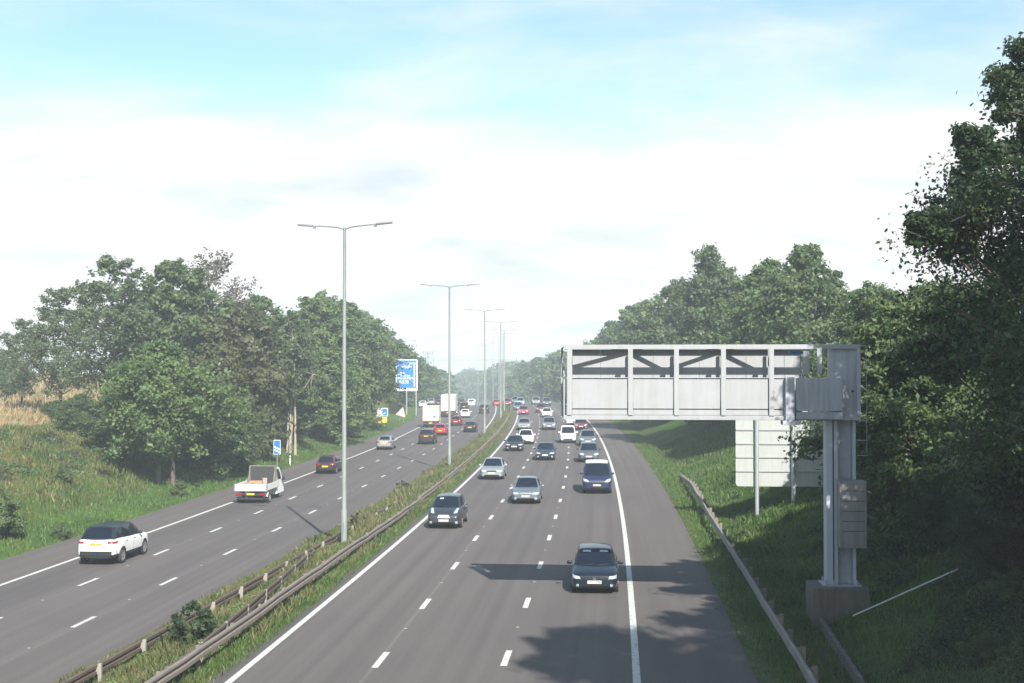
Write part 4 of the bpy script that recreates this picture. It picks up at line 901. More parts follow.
def arch(name, sp):
    L, W = sp['L'], sp['hw']; parts = []                      # (name, mesh, matkey, loc, children)
    body = loft_body(sp); parts.append(('body', body, 'paint', None, []))
    bm = bmesh.new(); bm.from_mesh(body); bvb = BVHTree.FromBMesh(bm); bm.free()
    WS, RW, RF, SL, SR = cabin_funcs(sp['cab']); cen = Vector((0, (sp['cab']['bf'][0] + sp['cab']['br'][0]) / 2, sp['cab']['bf'][1]))
    mb = MB()
    for f in (WS, RW, RF, SL, SR): mb.add(*patch(f, 0, 1, 0, 1, 14, 10))
    cabm = merged(mb, 'cabin'); parts.append(('cabin', cabm, sp.get('cabmat', 'paint'), None, []))
    if sp.get('roofmat'):
        mb = MB(); mb.add(*patch(RF, .03, .97, .02, .98, 14, 10, .006, cen)); parts.append(('roof_panel', mb.mesh('roof_panel', M['black'], 60), sp['roofmat'], None, []))
    mb = MB(); mb.add(*patch(WS, .055, .945, .03, .94, 14, 8, .008, cen)); ch = []
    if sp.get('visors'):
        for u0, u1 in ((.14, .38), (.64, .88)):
            v = MB(); v.add(*patch(WS, u0, u1, .76, .88, 6, 2, .012, cen)); ch.append(('pale_patch', v.mesh('pale_patch', M['visor'], 60), None, None))  # pale rectangles laid just over the top of the windscreen glass
    if sp.get('sticker'):
        v = MB(); v.add(*patch(WS, .2, .36, .72, .82, 4, 2, .012, cen)); ch.append(('sticker', v.mesh('sticker', M['visor'], 60), None, None))
    w = MB()
    for u0, u1 in ((.25, .5), (.58, .85)):
        a, b = WS(u0, .045), WS(u1, .10); w.tube([a + Vector((0, -.02, .012)), (a + b) / 2 + Vector((0, -.025, .012)), b + Vector((0, -.02, .012))], .009, 5)
    ch.append(('wiper', w.mesh('wiper', M['black']), None, None))
    parts.append(('windscreen', mb.mesh('windscreen', M['glass'], 60), None, None, ch))
    mb = MB(); rv = sp.get('rwv', (.12, .9)); mb.add(*patch(RW, .08, .92, rv[0], rv[1], 12, 6, .008, cen)); parts.append(('rear_window', mb.mesh('rear_window', M['glass'], 60), None, None, []))
    for f in (SL, SR):
        for s0, s1 in sp['wins']:
            mb = MB(); mb.add(*patch(f, s0, s1, .1, .88, 8, 6, .007, cen)); parts.append(('side_window', mb.mesh('side_window', M['glass'], 60), None, None, []))
    F_ = (0, 1, 0); B_ = (0, -1, 0)
    def c2(nm, xz, dr, mk, kids=(), **k):
        y = 0
        m = cast(bvb, [(x, -1 if dr[1] > 0 else L + 1, z) for x, z in xz], None, dr, nm, **k); m.materials[0] = M[mk]; parts.append((nm, m, None, None, list(kids))); return m
    hl = sp['headlight']
    for sx in (-1, 1):
        if sp.get('hl_dir'):
            m = cast(bvb, [(sx * x, y, 3) for x, y in hl], None, (0, 0, -1), 'headlight', off=.01); m.materials[0] = M['lamp_lens']; parts.append(('headlight', m, None, None, []))
        else: c2('headlight', [(sx * x, z) for x, z in hl], F_, 'lamp_lens', off=.012)
        tl = sp['taillight']; c2('tail_light', [(sx * x, z) for x, z in tl], B_, 'red_lens', off=.012)
        if sp.get('fog'):
            x, z, s = sp['fog']; c2('fog_light', [(sx * (x - s), z - s), (sx * (x + s), z - s), (sx * (x + s), z + s), (sx * (x - s), z + s)], F_, 'lamp_lens', off=.02, nu=3, nv=3)
    gr = sp['grille']; c2('grille', gr, F_, sp.get('grillemat', 'black'), off=.006, nu=10)
    it = sp['intake']; c2('air_intake', it, F_, 'black', off=.006, nu=10)
    bz = sp.get('bumper')
    if bz: c2('rear_bumper', bz, B_, 'black', off=.012, nu=12)
    for nm, z, dr, mk, yy in (('front_plate', sp['pz'][0], F_, 'plate_w', -1), ('rear_plate', sp['pz'][1], B_, 'plate_y', L + 1)):
        h = bvb.ray_cast(Vector((0, yy, z)), Vector(dr)); y = h[0].y + (-.022 if yy < 0 else .022)
        b = MB(); b.box((0, y, z), (.52, .02, .115), bev=.004); kids = []
        if sp.get('plate_text'):
            t = text_mesh(sp['plate_text'], .118, 'lettering', M['black'], .95); t.transform(Matrix.Translation((0, y + (-.0125 if yy < 0 else .0125), z)) @ (Matrix.Identity(4) if yy < 0 else Matrix.Rotation(math.pi, 4, 'Z')) @ FACE); kids.append(('lettering', t, None, None))
        parts.append((nm, b.mesh(nm, M[mk]), None, None, kids))
    if sp.get('emblem'):
        z = sp['emblem']; h = bvb.ray_cast(Vector((0, -1, z)), Vector(F_)); e = MB(); e.lathe([(.048, -.01), (.06, -.012), (.06, .01), (.048, .01), (.048, -.01)], (0, 0, 0), n=24)
        em = e.mesh('emblem', M['chrome'], 40); em.transform(Matrix.Translation((0, h[0].y - .014, z)) @ Matrix.Rotation(R(90), 4, 'Z'))
        e2 = MB(); yb = h[0].y - .016
        for a, b in (((-.022, .045), (0, .006)), ((.022, .045), (0, .006)), ((-.045, .02), (-.02, -.042)), ((-.02, -.042), (0, -.004)), ((0, -.004), (.02, -.042)), ((.02, -.042), (.045, .02))): e2.bar((a[0], yb, z + a[1]), (b[0], yb, z + b[1]), .009)
        parts.append(('emblem', em, None, None, [('emblem_strokes', e2.mesh('emblem_strokes', M['chrome']), None, None)]))
    my, mz, mx = sp['mirror']
    for sx in (-1, 1):
        b = MB(); b.box((sx * (mx + .07), my, mz), (.19, .12, .14), bev=.04); b.box((sx * mx, my, mz - .04), (.14, .05, .04)); parts.append(('door_mirror', b.mesh('door_mirror', M['black'], 50), sp.get('mirmat', 'paint'), None, [])) 
        for y in sp['handles']:
            zz = sp['hz']; m = cast(bvb, [(sx * 2, y, zz - .015), (sx * 2, y + .2, zz - .015), (sx * 2, y + .2, zz + .015), (sx * 2, y, zz + .015)], None, (-sx, 0, 0), 'door_handle', off=.02, nu=3, nv=1); m.materials[0] = M['black']; parts.append(('door_handle', m, None, None, []))
        g = MB()
        for y in sp['seams']:
            m = cast(bvb, [(sx * 2, y - .009, .34), (sx * 2, y + .009, .34), (sx * 2, y + .009, interp(sp['top'], y) - .04), (sx * 2, y - .009, interp(sp['top'], y) - .04)], None, (-sx, 0, 0), 't', off=.004, nu=1, nv=8); g.add([v.co for v in m.vertices], [tuple(p.vertices) for p in m.polygons]); bpy.data.meshes.remove(m)
        parts.append(('door_seam', g.mesh('door_seam', M['gap']), None, None, []))
        m = cast(bvb, [(sx * 2, sp['axles'][0] + sp['wr'] + .08, .22), (sx * 2, sp['axles'][1] - sp['wr'] - .08, .22), (sx * 2, sp['axles'][1] - sp['wr'] - .08, .33), (sx * 2, sp['axles'][0] + sp['wr'] + .08, .33)], None, (-sx, 0, 0), 'sill', off=.01, nu=6, nv=2); m.materials[0] = M['black']; parts.append(('sill', m, None, None, []))
    tm_, rm = wheel_meshes(sp['wr'], .21); 
    for wy in sp['axles']:
        for sx in (-1, 1): parts.append(('wheel', tm_, None, (sx * (interp(sp['hw'], wy) - .115), wy, sp['wr']), [('rim', rm, None, None)]))
    ARCH[name] = (parts, L)
def vehicle(kind, label, x, y, z, away, pt, cat='car', name=None, group=None, roof=None, cabm=None):
    parts, L = ARCH[kind]; th = -math.atan(tang(y)); t = Vector((tang(y), 1, 0)).normalized()
    o = empty(name or 'car', Vector((x, y, z)) + (t * L if away else Vector((0, 0, 0))), th + (math.pi if away else 0))
    mm = {'paint': pt, 'roof': roof or pt, 'cab': cabm or pt, 'black': M['black']}
    for nm, me, mk_, loc, kids in parts:
        p = link(nm, me, o, loc)
        if mk_: p.material_slots[0].link = 'OBJECT'; p.material_slots[0].material = mm[mk_]
        for kn, km, kk, kl in kids: link(kn, km, p, kl)
    return tag(o, label, cat, group)
hatch = dict(L=4.26, axles=(.86, 3.48), wr=.315,
  top=[(0, .66), (.06, .74), (.2, .80), (.6, .885), (1.1, .95), (1.3, .97), (2.4, .98), (3.4, 1.02), (3.9, 1.02), (4.1, .99), (4.2, .92), (4.26, .80)],
  bot=[(0, .36), (.06, .27), (.2, .2), (.6, .18), (3.7, .2), (4.1, .26), (4.26, .4)], hw=[(0, .66), (.08, .75), (.25, .84), (.6, .885), (2, .90), (3.4, .89), (3.9, .85), (4.15, .77), (4.26, .66)],
  cab=dict(bf=(1.12, .93, .79), rf=(1.98, 1.43, .60), rr=(3.55, 1.42, .57), br=(4.08, .97, .72)), wins=[(.13, .47), (.5, .80)],
  headlight=[(.50, .59), (.80, .60), (.82, .725), (.56, .68)], taillight=[(.44, .78), (.80, .78), (.80, .93), (.44, .93)],
  grille=[(-.46, .575), (.46, .575), (.48, .655), (-.48, .655)], intake=[(-.6, .28), (.6, .28), (.5, .385), (-.5, .385)], pz=(.48, .66), mirror=(1.45, 1.0, .90), handles=(2.15, 3.05), hz=.84, seams=(1.25, 2.42, 3.3), emblem=None)
def mod(b, **k):
    d = dict(b); d.update(k); return d
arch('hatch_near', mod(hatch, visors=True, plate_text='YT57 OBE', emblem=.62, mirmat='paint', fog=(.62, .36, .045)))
arch('hatch', hatch)
arch('ev', mod(hatch, L=4.44, axles=(.93, 3.6), wr=.32, sticker=True, plate_text='LF14 NXA', hl_dir=True,
  top=[(0, .62), (.06, .72), (.25, .86), (.7, .99), (1.1, 1.06), (1.4, 1.06), (2.4, 1.03), (3.5, 1.06), (4.1, 1.04), (4.3, .96), (4.44, .8)],
  cab=dict(bf=(.98, 1.0, .78), rf=(2.0, 1.50, .60), rr=(3.5, 1.51, .57), br=(4.22, 1.0, .70)),
  headlight=[(.50, .16), (.68, .22), (.74, .85), (.62, .85)], grille=[(-.34, .58), (.34, .58), (.26, .74), (-.26, .74)], grillemat='evgrille', intake=[(-.5, .28), (.5, .28), (.45, .36), (-.45, .36)], pz=(.46, .7), fog=(.66, .36, .06)))
saloon = mod(hatch, L=4.70, axles=(.92, 3.62), wr=.32,
  top=[(0, .67), (.06, .75), (.2, .81), (.6, .885), (1.2, .95), (1.4, .97), (2.4, .98), (3.6, 1.02), (4.2, 1.06), (4.5, 1.05), (4.63, .98), (4.70, .85)],
  bot=[(0, .36), (.06, .27), (.2, .2), (.6, .18), (4.1, .2), (4.5, .27), (4.70, .42)], hw=[(0, .64), (.08, .74), (.25, .83), (.6, .89), (2, .91), (3.8, .89), (4.4, .83), (4.62, .75), (4.70, .66)],
  cab=dict(bf=(1.28, .94, .79), rf=(2.15, 1.43, .59), rr=(3.25, 1.42, .57), br=(4.05, 1.03, .70)), wins=[(.13, .47), (.5, .80)],
  headlight=[(.40, .62), (.80, .60), (.83, .74), (.46, .71)], taillight=[(.46, .80), (.80, .80), (.80, .95), (.46, .95)], grille=[(-.33, .60), (.33, .60), (.36, .70), (-.36, .70)], pz=(.5, .72), mirror=(1.6, 1.0, .91), handles=(2.35, 3.2), seams=(1.4, 2.5, 3.45), fog=(.62, .36, .07))
arch('saloon', mod(saloon, plate_text='DK08 VRN', grillemat='chrome')); arch('saloon_far', saloon)
suv = mod(hatch, L=4.72, axles=(.9, 3.80), wr=.37,
  top=[(0, .78), (.06, .92), (.2, 1.0), (.6, 1.06), (1.2, 1.11), (2.4, 1.15), (3.6, 1.20), (4.3, 1.22), (4.55, 1.2), (4.66, 1.12), (4.72, .98)],
  bot=[(0, .46), (.06, .36), (.2, .29), (.6, .27), (4.1, .28), (4.5, .30), (4.72, .34)], hw=[(0, .74), (.08, .83), (.25, .91), (.6, .97), (2, .985), (3.9, .97), (4.4, .92), (4.64, .85), (4.72, .77)],
  cab=dict(bf=(1.22, 1.09, .86), rf=(1.98, 1.68, .69), rr=(4.05, 1.68, .65), br=(4.52, 1.18, .80), lift=.02), wins=[(.1, .40), (.43, .70), (.73, .93)], cabmat='cab', roofmat='roof', clad=.5,
  headlight=[(.46, .82), (.86, .82), (.88, .94), (.5, .92)], taillight=[(.56, 1.0), (.9, 1.0), (.9, 1.1), (.56, 1.1)], grille=[(-.42, .78), (.42, .78), (.42, .93), (-.42, .93)], intake=[(-.6, .40), (.6, .40), (.6, .58), (-.6, .58)], bumper=[(-.9, .33), (.9, .33), (.9, .66), (-.9, .66)], pz=(.66, .98), mirror=(1.6, 1.18, .93), mirmat='black', handles=(2.2, 3.2), hz=1.0, seams=(1.35, 2.5, 3.55), rwv=(.1, .92))
arch('suv', mod(suv, plate_text='PN16 KWR'))
van = mod(hatch, L=4.95, axles=(.92, 3.85), wr=.34,
  top=[(0, .78), (.06, .92), (.25, 1.05), (.7, 1.2), (1.1, 1.26), (2.4, 1.26), (4.6, 1.26), (4.8, 1.22), (4.9, 1.1), (4.95, .95)],
  bot=[(0, .42), (.06, .32), (.2, .25), (.6, .23), (4.3, .25), (4.8, .34), (4.95, .48)], hw=[(0, .76), (.08, .85), (.25, .93), (.6, .98), (2, .99), (4.4, .98), (4.75, .93), (4.95, .84)],
  cab=dict(bf=(.72, 1.16, .90), rf=(1.65, 1.90, .76), rr=(4.60, 1.92, .77), br=(4.86, 1.18, .88), lift=.02, bulge=(.26, .16, .04, .05)), wins=[(.07, .30), (.34, .60), (.64, .92)], roofmat='roof',
  headlight=[(.50, .80), (.86, .84), (.90, 1.02), (.62, .94)], taillight=[(.74, .75), (.9, .75), (.9, 1.1), (.74, 1.1)], grille=[(-.48, .74), (.48, .74), (.52, .84), (-.52, .84)], intake=[(-.6, .36), (.6, .36), (.55, .5), (-.55, .5)], pz=(.60, .85), mirror=(1.15, 1.28, .98), handles=(1.75,), hz=1.05, seams=(1.0, 1.9, 3.2), rwv=(.12, .85))
arch('van', mod(van, plate_text='MX15 FHT')); 
arch('small_van', mod(van, L=4.3, axles=(.85, 3.45), wins=[(.07, .34)],
  top=[(0, .70), (.06, .82), (.25, .95), (.7, 1.08), (1.1, 1.13), (2.4, 1.13), (4.0, 1.13), (4.15, 1.1), (4.25, 1.0), (4.3, .9)], bot=[(0, .42), (.06, .32), (.2, .25), (.6, .22), (3.8, .25), (4.15, .34), (4.3, .48)],
  hw=[(0, .70), (.08, .78), (.25, .85), (.6, .90), (2, .91), (3.8, .90), (4.15, .86), (4.3, .79)], cab=dict(bf=(.8, 1.04, .82), rf=(1.55, 1.72, .69), rr=(4.0, 1.76, .70), br=(4.22, 1.05, .80), lift=.02, bulge=(.22, .14, .04, .05)),
  headlight=[(.46, .72), (.8, .74), (.83, .9), (.56, .86)], taillight=[(.68, .75), (.84, .75), (.84, 1.05), (.68, 1.05)], grille=[(-.42, .66), (.42, .66), (.46, .76), (-.46, .76)], intake=[(-.5, .34), (.5, .34), (.5, .5), (-.5, .5)], pz=(.55, .8), mirror=(1.2, 1.15, .9), seams=(1.0, 1.9), hz=.95, handles=(1.7,)))
mpv = mod(suv, clad=.27, L=4.45, axles=(.88, 3.55), wr=.33, bumper=None, cabmat='paint', roofmat=None,
  top=[(0, .66), (.06, .78), (.2, .87), (.6, .97), (1.2, 1.04), (2.4, 1.06), (3.6, 1.08), (4.1, 1.06), (4.3, .99), (4.45, .85)], bot=[(0, .4), (.06, .3), (.2, .22), (.6, .2), (3.9, .22), (4.3, .3), (4.45, .44)],
  hw=[(0, .68), (.08, .77), (.25, .86), (.6, .91), (2, .92), (3.7, .91), (4.2, .84), (4.45, .72)], cab=dict(bf=(1.0, 1.01, .81), rf=(1.9, 1.57, .63), rr=(3.8, 1.57, .60), br=(4.3, 1.03, .74)),
  headlight=[(.42, .68), (.8, .68), (.83, .84), (.5, .79)], taillight=[(.55, .85), (.83, .85), (.83, 1.05), (.55, 1.05)], grille=[(-.4, .66), (.4, .66), (.42, .76), (-.42, .76)], intake=[(-.5, .33), (.5, .33), (.45, .45), (-.45, .45)], pz=(.54, .8), mirror=(1.4, 1.1, .93), handles=(2.1, 3.0), hz=.92, seams=(1.15, 2.35, 3.3))
arch('mpv', mpv)

GN = 'oncoming traffic on the near carriageway'; GA = 'traffic driving away on the far carriageway'
VC = plain('van_roof_sun_reflection', (.6, .62, .66), .4)  # sun reflection on the blue van's roof, put in as a pale colour
near = [
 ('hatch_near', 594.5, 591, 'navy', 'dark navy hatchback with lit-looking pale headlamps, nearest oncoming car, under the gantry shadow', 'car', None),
 ('ev', 443.5, 526.5, 'graphite', 'dark grey electric hatchback with upright lamps, beside the grassy reservation', 'car', None),
 ('saloon', 525.5, 502, 'silverblue', 'silver-blue saloon in the middle lane, second oncoming car of its lane from the bridge', 'car', None),
 ('van', 597, 492, 'blue', 'deep blue people carrier van with its roof coloured pale as a sun reflection in the lane beside the hard shoulder', 'van', VC),
 ('saloon_far', 491.5, 478, 'silver', 'light silver saloon in the lane by the reservation, behind the grey electric hatchback', 'car', None),
 ('mpv', 589, 461, 'grey', 'grey-blue car right behind the blue people carrier, its front half hidden', 'car', None),
 ('saloon_far', 545, 459, 'dkblue', 'dark blue saloon in the middle lane, behind the silver-blue saloon', 'car', None),
 ('saloon_far', 514, 450, 'black', 'black saloon in the lane by the reservation, in front of a white car', 'car', None),
 ('hatch', 525.5, 443, 'white', 'white hatchback close behind the black saloon', 'car', None),
 ('small_van', 568, 442, 'white', 'small white van straddling towards the near lane, beyond the dark blue saloon', 'van', None),
 ('mpv', 588, 445, 'silverblue', 'silver-blue car following the grey-blue one near the hard shoulder', 'car', None),
 ('hatch', 524, 429, 'silver', 'silver hatchback on its own behind the white hatchback', 'car', None),
 ('mpv', 549, 429, 'greyred', 'grey car with reddish front in the middle lane before a white one', 'car', None),
 ('saloon_far', 581, 429, 'maroon', 'maroon saloon just below the free end of the gantry', 'car', None),
 ('hatch', 572, 424.5, 'white', 'white hatchback half hidden behind the white van and the gantry end', 'car', None),
 ('hatch', 547, 416.5, 'white', 'white hatchback in the middle lane in front of a dark red car', 'car', None),
 ('mpv', 541, 412, 'maroon', 'dark red car partly hidden behind a white hatchback', 'car', None),
 ('hatch', 523.5, 414, 'pink', 'bright crimson hatchback by the reservation', 'car', None),
 ('hatch', 518, 409.5, 'teal', 'teal hatchback just beyond the bright crimson one', 'car', None),
 ('mpv', 520.5, 404.8, 'iceblue', 'pale ice-blue car far off on the bend', 'car', None),
 ('hatch', 515.5, 403, 'teal', 'dark teal car alongside the pale ice-blue one on the bend', 'car', None),
 ('hatch', 507.3, 405, 'red', 'small red hatchback at the reservation tip on the bend', 'car', None),
 ('mpv', 536, 404, 'silver', 'silver people carrier far off in the middle of the bend', 'car', None),
 ('mpv', 547, 405, 'grey', 'grey car far off near the shoulder of the bend', 'car', None)]
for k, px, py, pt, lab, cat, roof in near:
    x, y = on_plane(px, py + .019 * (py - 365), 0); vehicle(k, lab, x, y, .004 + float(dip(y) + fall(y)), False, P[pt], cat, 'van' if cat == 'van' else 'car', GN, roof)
away = [
 ('suv', 95.5, 562.5, 'white', 'white estate SUV with black roof driving away in the far shoulder-side lane, nearest the bridge', 'car', P['black'], P['black']),
 ('hatch', 325, 472.5, 'aubergine', 'dark aubergine hatchback driving away behind the flatbed truck', 'car', None, None),
 ('saloon_far', 383.5, 448.8, 'silver', 'silver saloon driving away beside the far hard shoulder', 'car', None, None),
 ('suv', 426, 443.3, 'aubergine', 'dark maroon-brown SUV driving away beside a red hatchback', 'car', None, None),
 ('hatch', 440, 434.5, 'red', 'bright red hatchback driving away right beside the dark maroon SUV', 'car', None, None),
 ('hatch', 455.7, 425, 'maroon', 'maroon hatchback driving away just right of the second lamp column', 'car', None, None),
 ('saloon_far', 469.8, 431.5, 'black', 'black saloon driving away in the fast lane beside the reservation', 'car', None, None),
 ('hatch', 465, 417, 'white', 'white hatchback driving away ahead of the black saloon', 'car', None, None),
 ('mpv', 464, 409.8, 'black', 'black people carrier driving away ahead of the white hatchback', 'car', None, None),
 ('suv', 484, 412.9, 'black', 'dark SUV driving away beside the third lamp column', 'car', None, None),
 ('hatch', 461.5, 403.3, 'dkblue', 'dark blue car far ahead of the black people carrier', 'car', None, None),
 ('hatch', 422.5, 407, 'white', 'white hatchback leaving on the slip road, left of the lorry', 'car', None, None),
 ('mpv', 431, 404, 'silver', 'silver people carrier leaving on the slip road ahead of the white hatchback', 'car', None, None),
 ('hatch', 438.2, 402, 'black', 'black car leaving on the slip road, farthest ahead', 'car', None, None),
 ('van', 471.5, 400.5, 'white', 'tall white van far ahead on the bend', 'van', None, None),
 ('hatch', 496.5, 405.5, 'red', 'dull red car glimpsed beside the reservation on the bend', 'car', None, None)]
for k, px, py, pt, lab, cat, roof, cm in away:
    x, y = on_plane(px, py + .017 * (py - 365), ZL); vehicle(k, lab, x, y, ZL + .004 + float(dip(y)), True, P[pt], cat, 'van' if cat == 'van' else 'car', GA, roof, cm)
# flatbed truck with dropsides, built rear at y=0, front towards +y
def truck_root(name, label, px, py, cat='truck'):
    x, y = on_plane(px, py + .017 * (py - 365), ZL); o = empty(name, (x, y, ZL + .004), -math.atan(tang(y))); return tag(o, label, cat, GA)
def cab(o, y0, L, W, z0, H, mat, dark_rear=True):
    """Van-type cab from y0 forwards."""
    V = []; prof = [(0, z0), (0, H - .12), (.15, H), (L * .45, H + .02), (L * .60, H - .05), (L * .86, z0 + (H - z0) * .46), (L * .98, z0 + (H - z0) * .36), (L, z0 + .3), (L, z0)]
    n = len(prof); b = MB()
    for sx in (-1, 1): V += [(sx * (W / 2 - (.12 if z > z0 + (H - z0) * .5 else 0)), y0 + y, z) for y, z in prof]
    b.add(V, [tuple(range(n)), tuple(range(n, 2 * n))[::-1]] + [(i, (i + 1) % n, n + (i + 1) % n, n + i) for i in range(n)])
    c = link('cab', b.mesh('cab', mat, 30), o)
    hm = z0 + (H - z0)
    g = MB(); g.box((0, y0 - .012, z0 + (H - z0) * .70), (W * .72, .02, (H - z0) * .36), bev=.008); link('rear_window', g.mesh('rear_window', M['glass']), c)
    for sx in (-1, 1):
        g = MB(); x = sx * (W / 2 - .05); g.add([(x, y0 + L * .2, z0 + (H - z0) * .53), (x, y0 + L * .72, z0 + (H - z0) * .53), (x - sx * .06, y0 + L * .55, H - .12), (x - sx * .06, y0 + L * .2, H - .12)], [(0, 1, 2, 3)]); link('side_window', g.mesh('side_window', M['glass']), c)
        g = MB(); g.box((sx * (W / 2 + .14), y0 + L * .68, z0 + (H - z0) * .55), (.2, .12, .3), bev=.04); g.box((sx * (W / 2), y0 + L * .68, z0 + (H - z0) * .5), (.2, .04, .04)); link('door_mirror', g.mesh('door_mirror', M['black']), c)
        g = MB(); g.box((sx * (W / 2 - .3), y0 + L - .01, z0 + .42), (.34, .05, .2), bev=.02); link('headlight', g.mesh('headlight', M['lamp_lens']), c)
    g = MB(); g.add([(-W * .42, y0 + L * .865, z0 + (H - z0) * .48), (W * .42, y0 + L * .865, z0 + (H - z0) * .48), (W * .36, y0 + L * .615, H - .09), (-W * .36, y0 + L * .615, H - .09)], [(0, 1, 2, 3)]); m = g.mesh('windscreen', M['glass']); m.transform(Matrix.Translation((0, .02, .02))); link('windscreen', m, c)
    return c
def axle(o, y, W, r, dual=False, w=.24):
    t, m = wheel_meshes(r, w * (1.8 if dual else 1), 6)
    for sx in (-1, 1):
        q = link('wheel', t, o, (sx * (W / 2 - w * .75), y, r)); link('rim', m, q)
ft = truck_root('flatbed_truck', 'white dropside flatbed truck with open load bed driving away', 250.5, 501.5)
BL, BW = 3.2, 2.2
b = MB(); b.box((0, 2.6, .55), (.9, 5.0, .22)); b.build('chassis', M['black'], ft)
b = MB(); b.box((0, BL / 2, .86), (BW - .06, BL - .06, .08)); b.build('load_bed', M['wood'], ft)
b = MB(); b.box((0, .02, 1.07), (BW - .1, .04, .42), bev=.012); tb_ = b.build('tailboard', M['whitebody'], ft)
for sx in (-1, 1):
    b = MB(); b.box((sx * (BW / 2 - .02), BL / 2, 1.07), (.04, BL - .08, .42), bev=.012); b.build('dropside', M['whitebody'], ft)
    b = MB(); b.box((sx * (BW / 2 - .02), .02, 1.06), (.10, .10, .50), bev=.012); b.build('corner_post', M['lampd'], ft)
    b = MB(); b.box((sx * (BW / 2 - .02), BL - .05, 1.12), (.08, .08, .58), bev=.01); b.build('corner_post', M['lampd'], ft)
    b = MB(); b.box((sx * .82, -.0, .62), (.42, .06, .14), bev=.015); b.build('tail_light', M['red_lens'], ft)
    b = MB(); b.lathe([(.45, -.16), (.47, -.16), (.47, .16), (.45, .16)], (0, 0, 0), n=24); 
    me = b.mesh('mudguard', M['whitebody'], 40); q = link('mudguard', me, ft, (sx * (BW / 2 - .22), .95, .32)); 
    bm = bmesh.new(); bm.from_mesh(me); bmesh.ops.delete(bm, geom=[v for v in bm.verts if v.co.z < .05], context='VERTS'); bm.to_mesh(me); bm.free()
b = MB(); b.box((0, .02, .62), (2.0, .05, .18), bev=.01); b.build('light_bar', M['black'], ft)
b = MB(); b.box((0, -.012, .64), (.52, .02, .12)); pl_ = b.build('rear_plate', M['plate_y'], ft)
t = text_mesh('MT64 HCY', .1, 'lettering', M['black'], .95); t.transform(Matrix.Translation((0, -.024, .64)) @ FACE); link('lettering', t, pl_)
b = MB(); b.box((0, .1, .32), (1.7, .1, .14), bev=.02); b.build('under_run_bar', M['black'], ft)
b = MB()
for sx in (-1, 1): b.bar((sx * .88, BL + .02, .9), (sx * .88, BL + .02, 2.28), .08); b.bar((sx * .88, BL - .5, 1.2), (sx * .88, BL - .02, 2.0), .05)
b.bar((-.92, BL + .02, 2.28), (.92, BL + .02, 2.28), .07); b.build('ladder_frame', M['postd'], ft)
b = MB(); b.box((0, BL + .045, 1.66), (1.94, .02, 1.14)); b.build('mesh_screen', M['gap'], ft)
axle(ft, .95, BW - .1, .34, True); axle(ft, 4.4, BW - .2, .34); cab(ft, BL + .12, 2.1, 1.94, .35, 2.12, M['whitebody'])
Ot = Vector(ft.location)
def load(name, label, c, d, mat, rz=.1):
    th = ft.rotation_euler.z; p = Ot + Matrix.Rotation(th, 3, 'Z') @ Vector(c); e = MB(); e.box((0, 0, d[2] / 2), d, bev=.02); o = e.build(name, M[mat], None, p, None); o.rotation_euler = (0, 0, th + rz); return tag(o, label, 'load', None)
load('crate', 'orange-brown box lying on the flatbed against its cab screen', (-.25, 2.5, .9), (.9, .6, .42), 'orange'); load('plank_stack', 'stack of pale timber lying on the flatbed', (-.5, 1.6, .9), (.4, 2.2, .34), 'wood', .05); load('sack', 'pale sack standing upright on the flatbed load', (.35, 2.4, .9), (.3, .3, .62), 'post', .4)
def box_lorry(label, px, py, W, H, L, mat, stripe, zf=.95):
    o = truck_root('box_lorry', label, px, py, 'lorry')
    b = MB(); b.box((0, L / 2, (H + zf) / 2), (W, L, H - zf), bev=.03); bx = b.build('box_body', mat, o)
    for sx in (-1, 1):
        b = MB(); b.box((sx * W * .245, -.012, (H + zf) / 2), (W * .475, .03, H - zf - .14), bev=.01); d = b.build('rear_door', mat, o)
        h = MB(); h.box((sx * W * .06, -.045, zf + .8), (.04, .04, .9)); link('door_bar', h.mesh('door_bar', M['galv']), d)
        b = MB(); b.box((sx * (W / 2 - .3), .02, zf - .28), (.42, .08, .16), bev=.02); b.build('tail_light', M['red_lens'], o)
        if stripe:
            b = MB(); b.box((sx * W * .25, -.034, zf + (.62 if sx < 0 else .65)), (W * .2, .01, .34 if sx > 0 else .2)); link('lettering_panel', b.mesh('lettering_panel', M['lamp']), d)
    if stripe: b = MB(); b.box((0, -.034, H - .28), (W * .7, .01, .12)); b.build('top_stripe', M['orange'], o)
    b = MB(); b.box((0, L / 2 + .6, zf - .2), (.9, L + 1.2, .3)); b.build('chassis', M['black'], o)
    b = MB(); b.box((0, .05, .5), (W * .94, .12, .16), bev=.02); b.build('bumper', M['gap'], o)
    b = MB(); b.box((0, .0, zf - .28), (.52, .03, .12)); b.build('rear_plate', M['plate_y'], o)
    axle(o, 1.6, W, .44, True, .26)
    if H > 3.4: axle(o, 2.7, W, .44, True, .26)
    axle(o, L + 1.0, W, .44); cab(o, L + .15, 1.9, W - .15, .5, min(H - .5, 2.9), mat)
    return o
box_lorry('cream-white box lorry with orange-topped rear doors beside the far hard shoulder', 430.5, 426.5, 2.3, 3.15, 4.2, M['creambody'], True)
box_lorry('tall plain white articulated-size lorry seen behind the second lamp column', 448, 416.5, 2.5, 3.95, 9, M['whitebody'], False, 1.15)

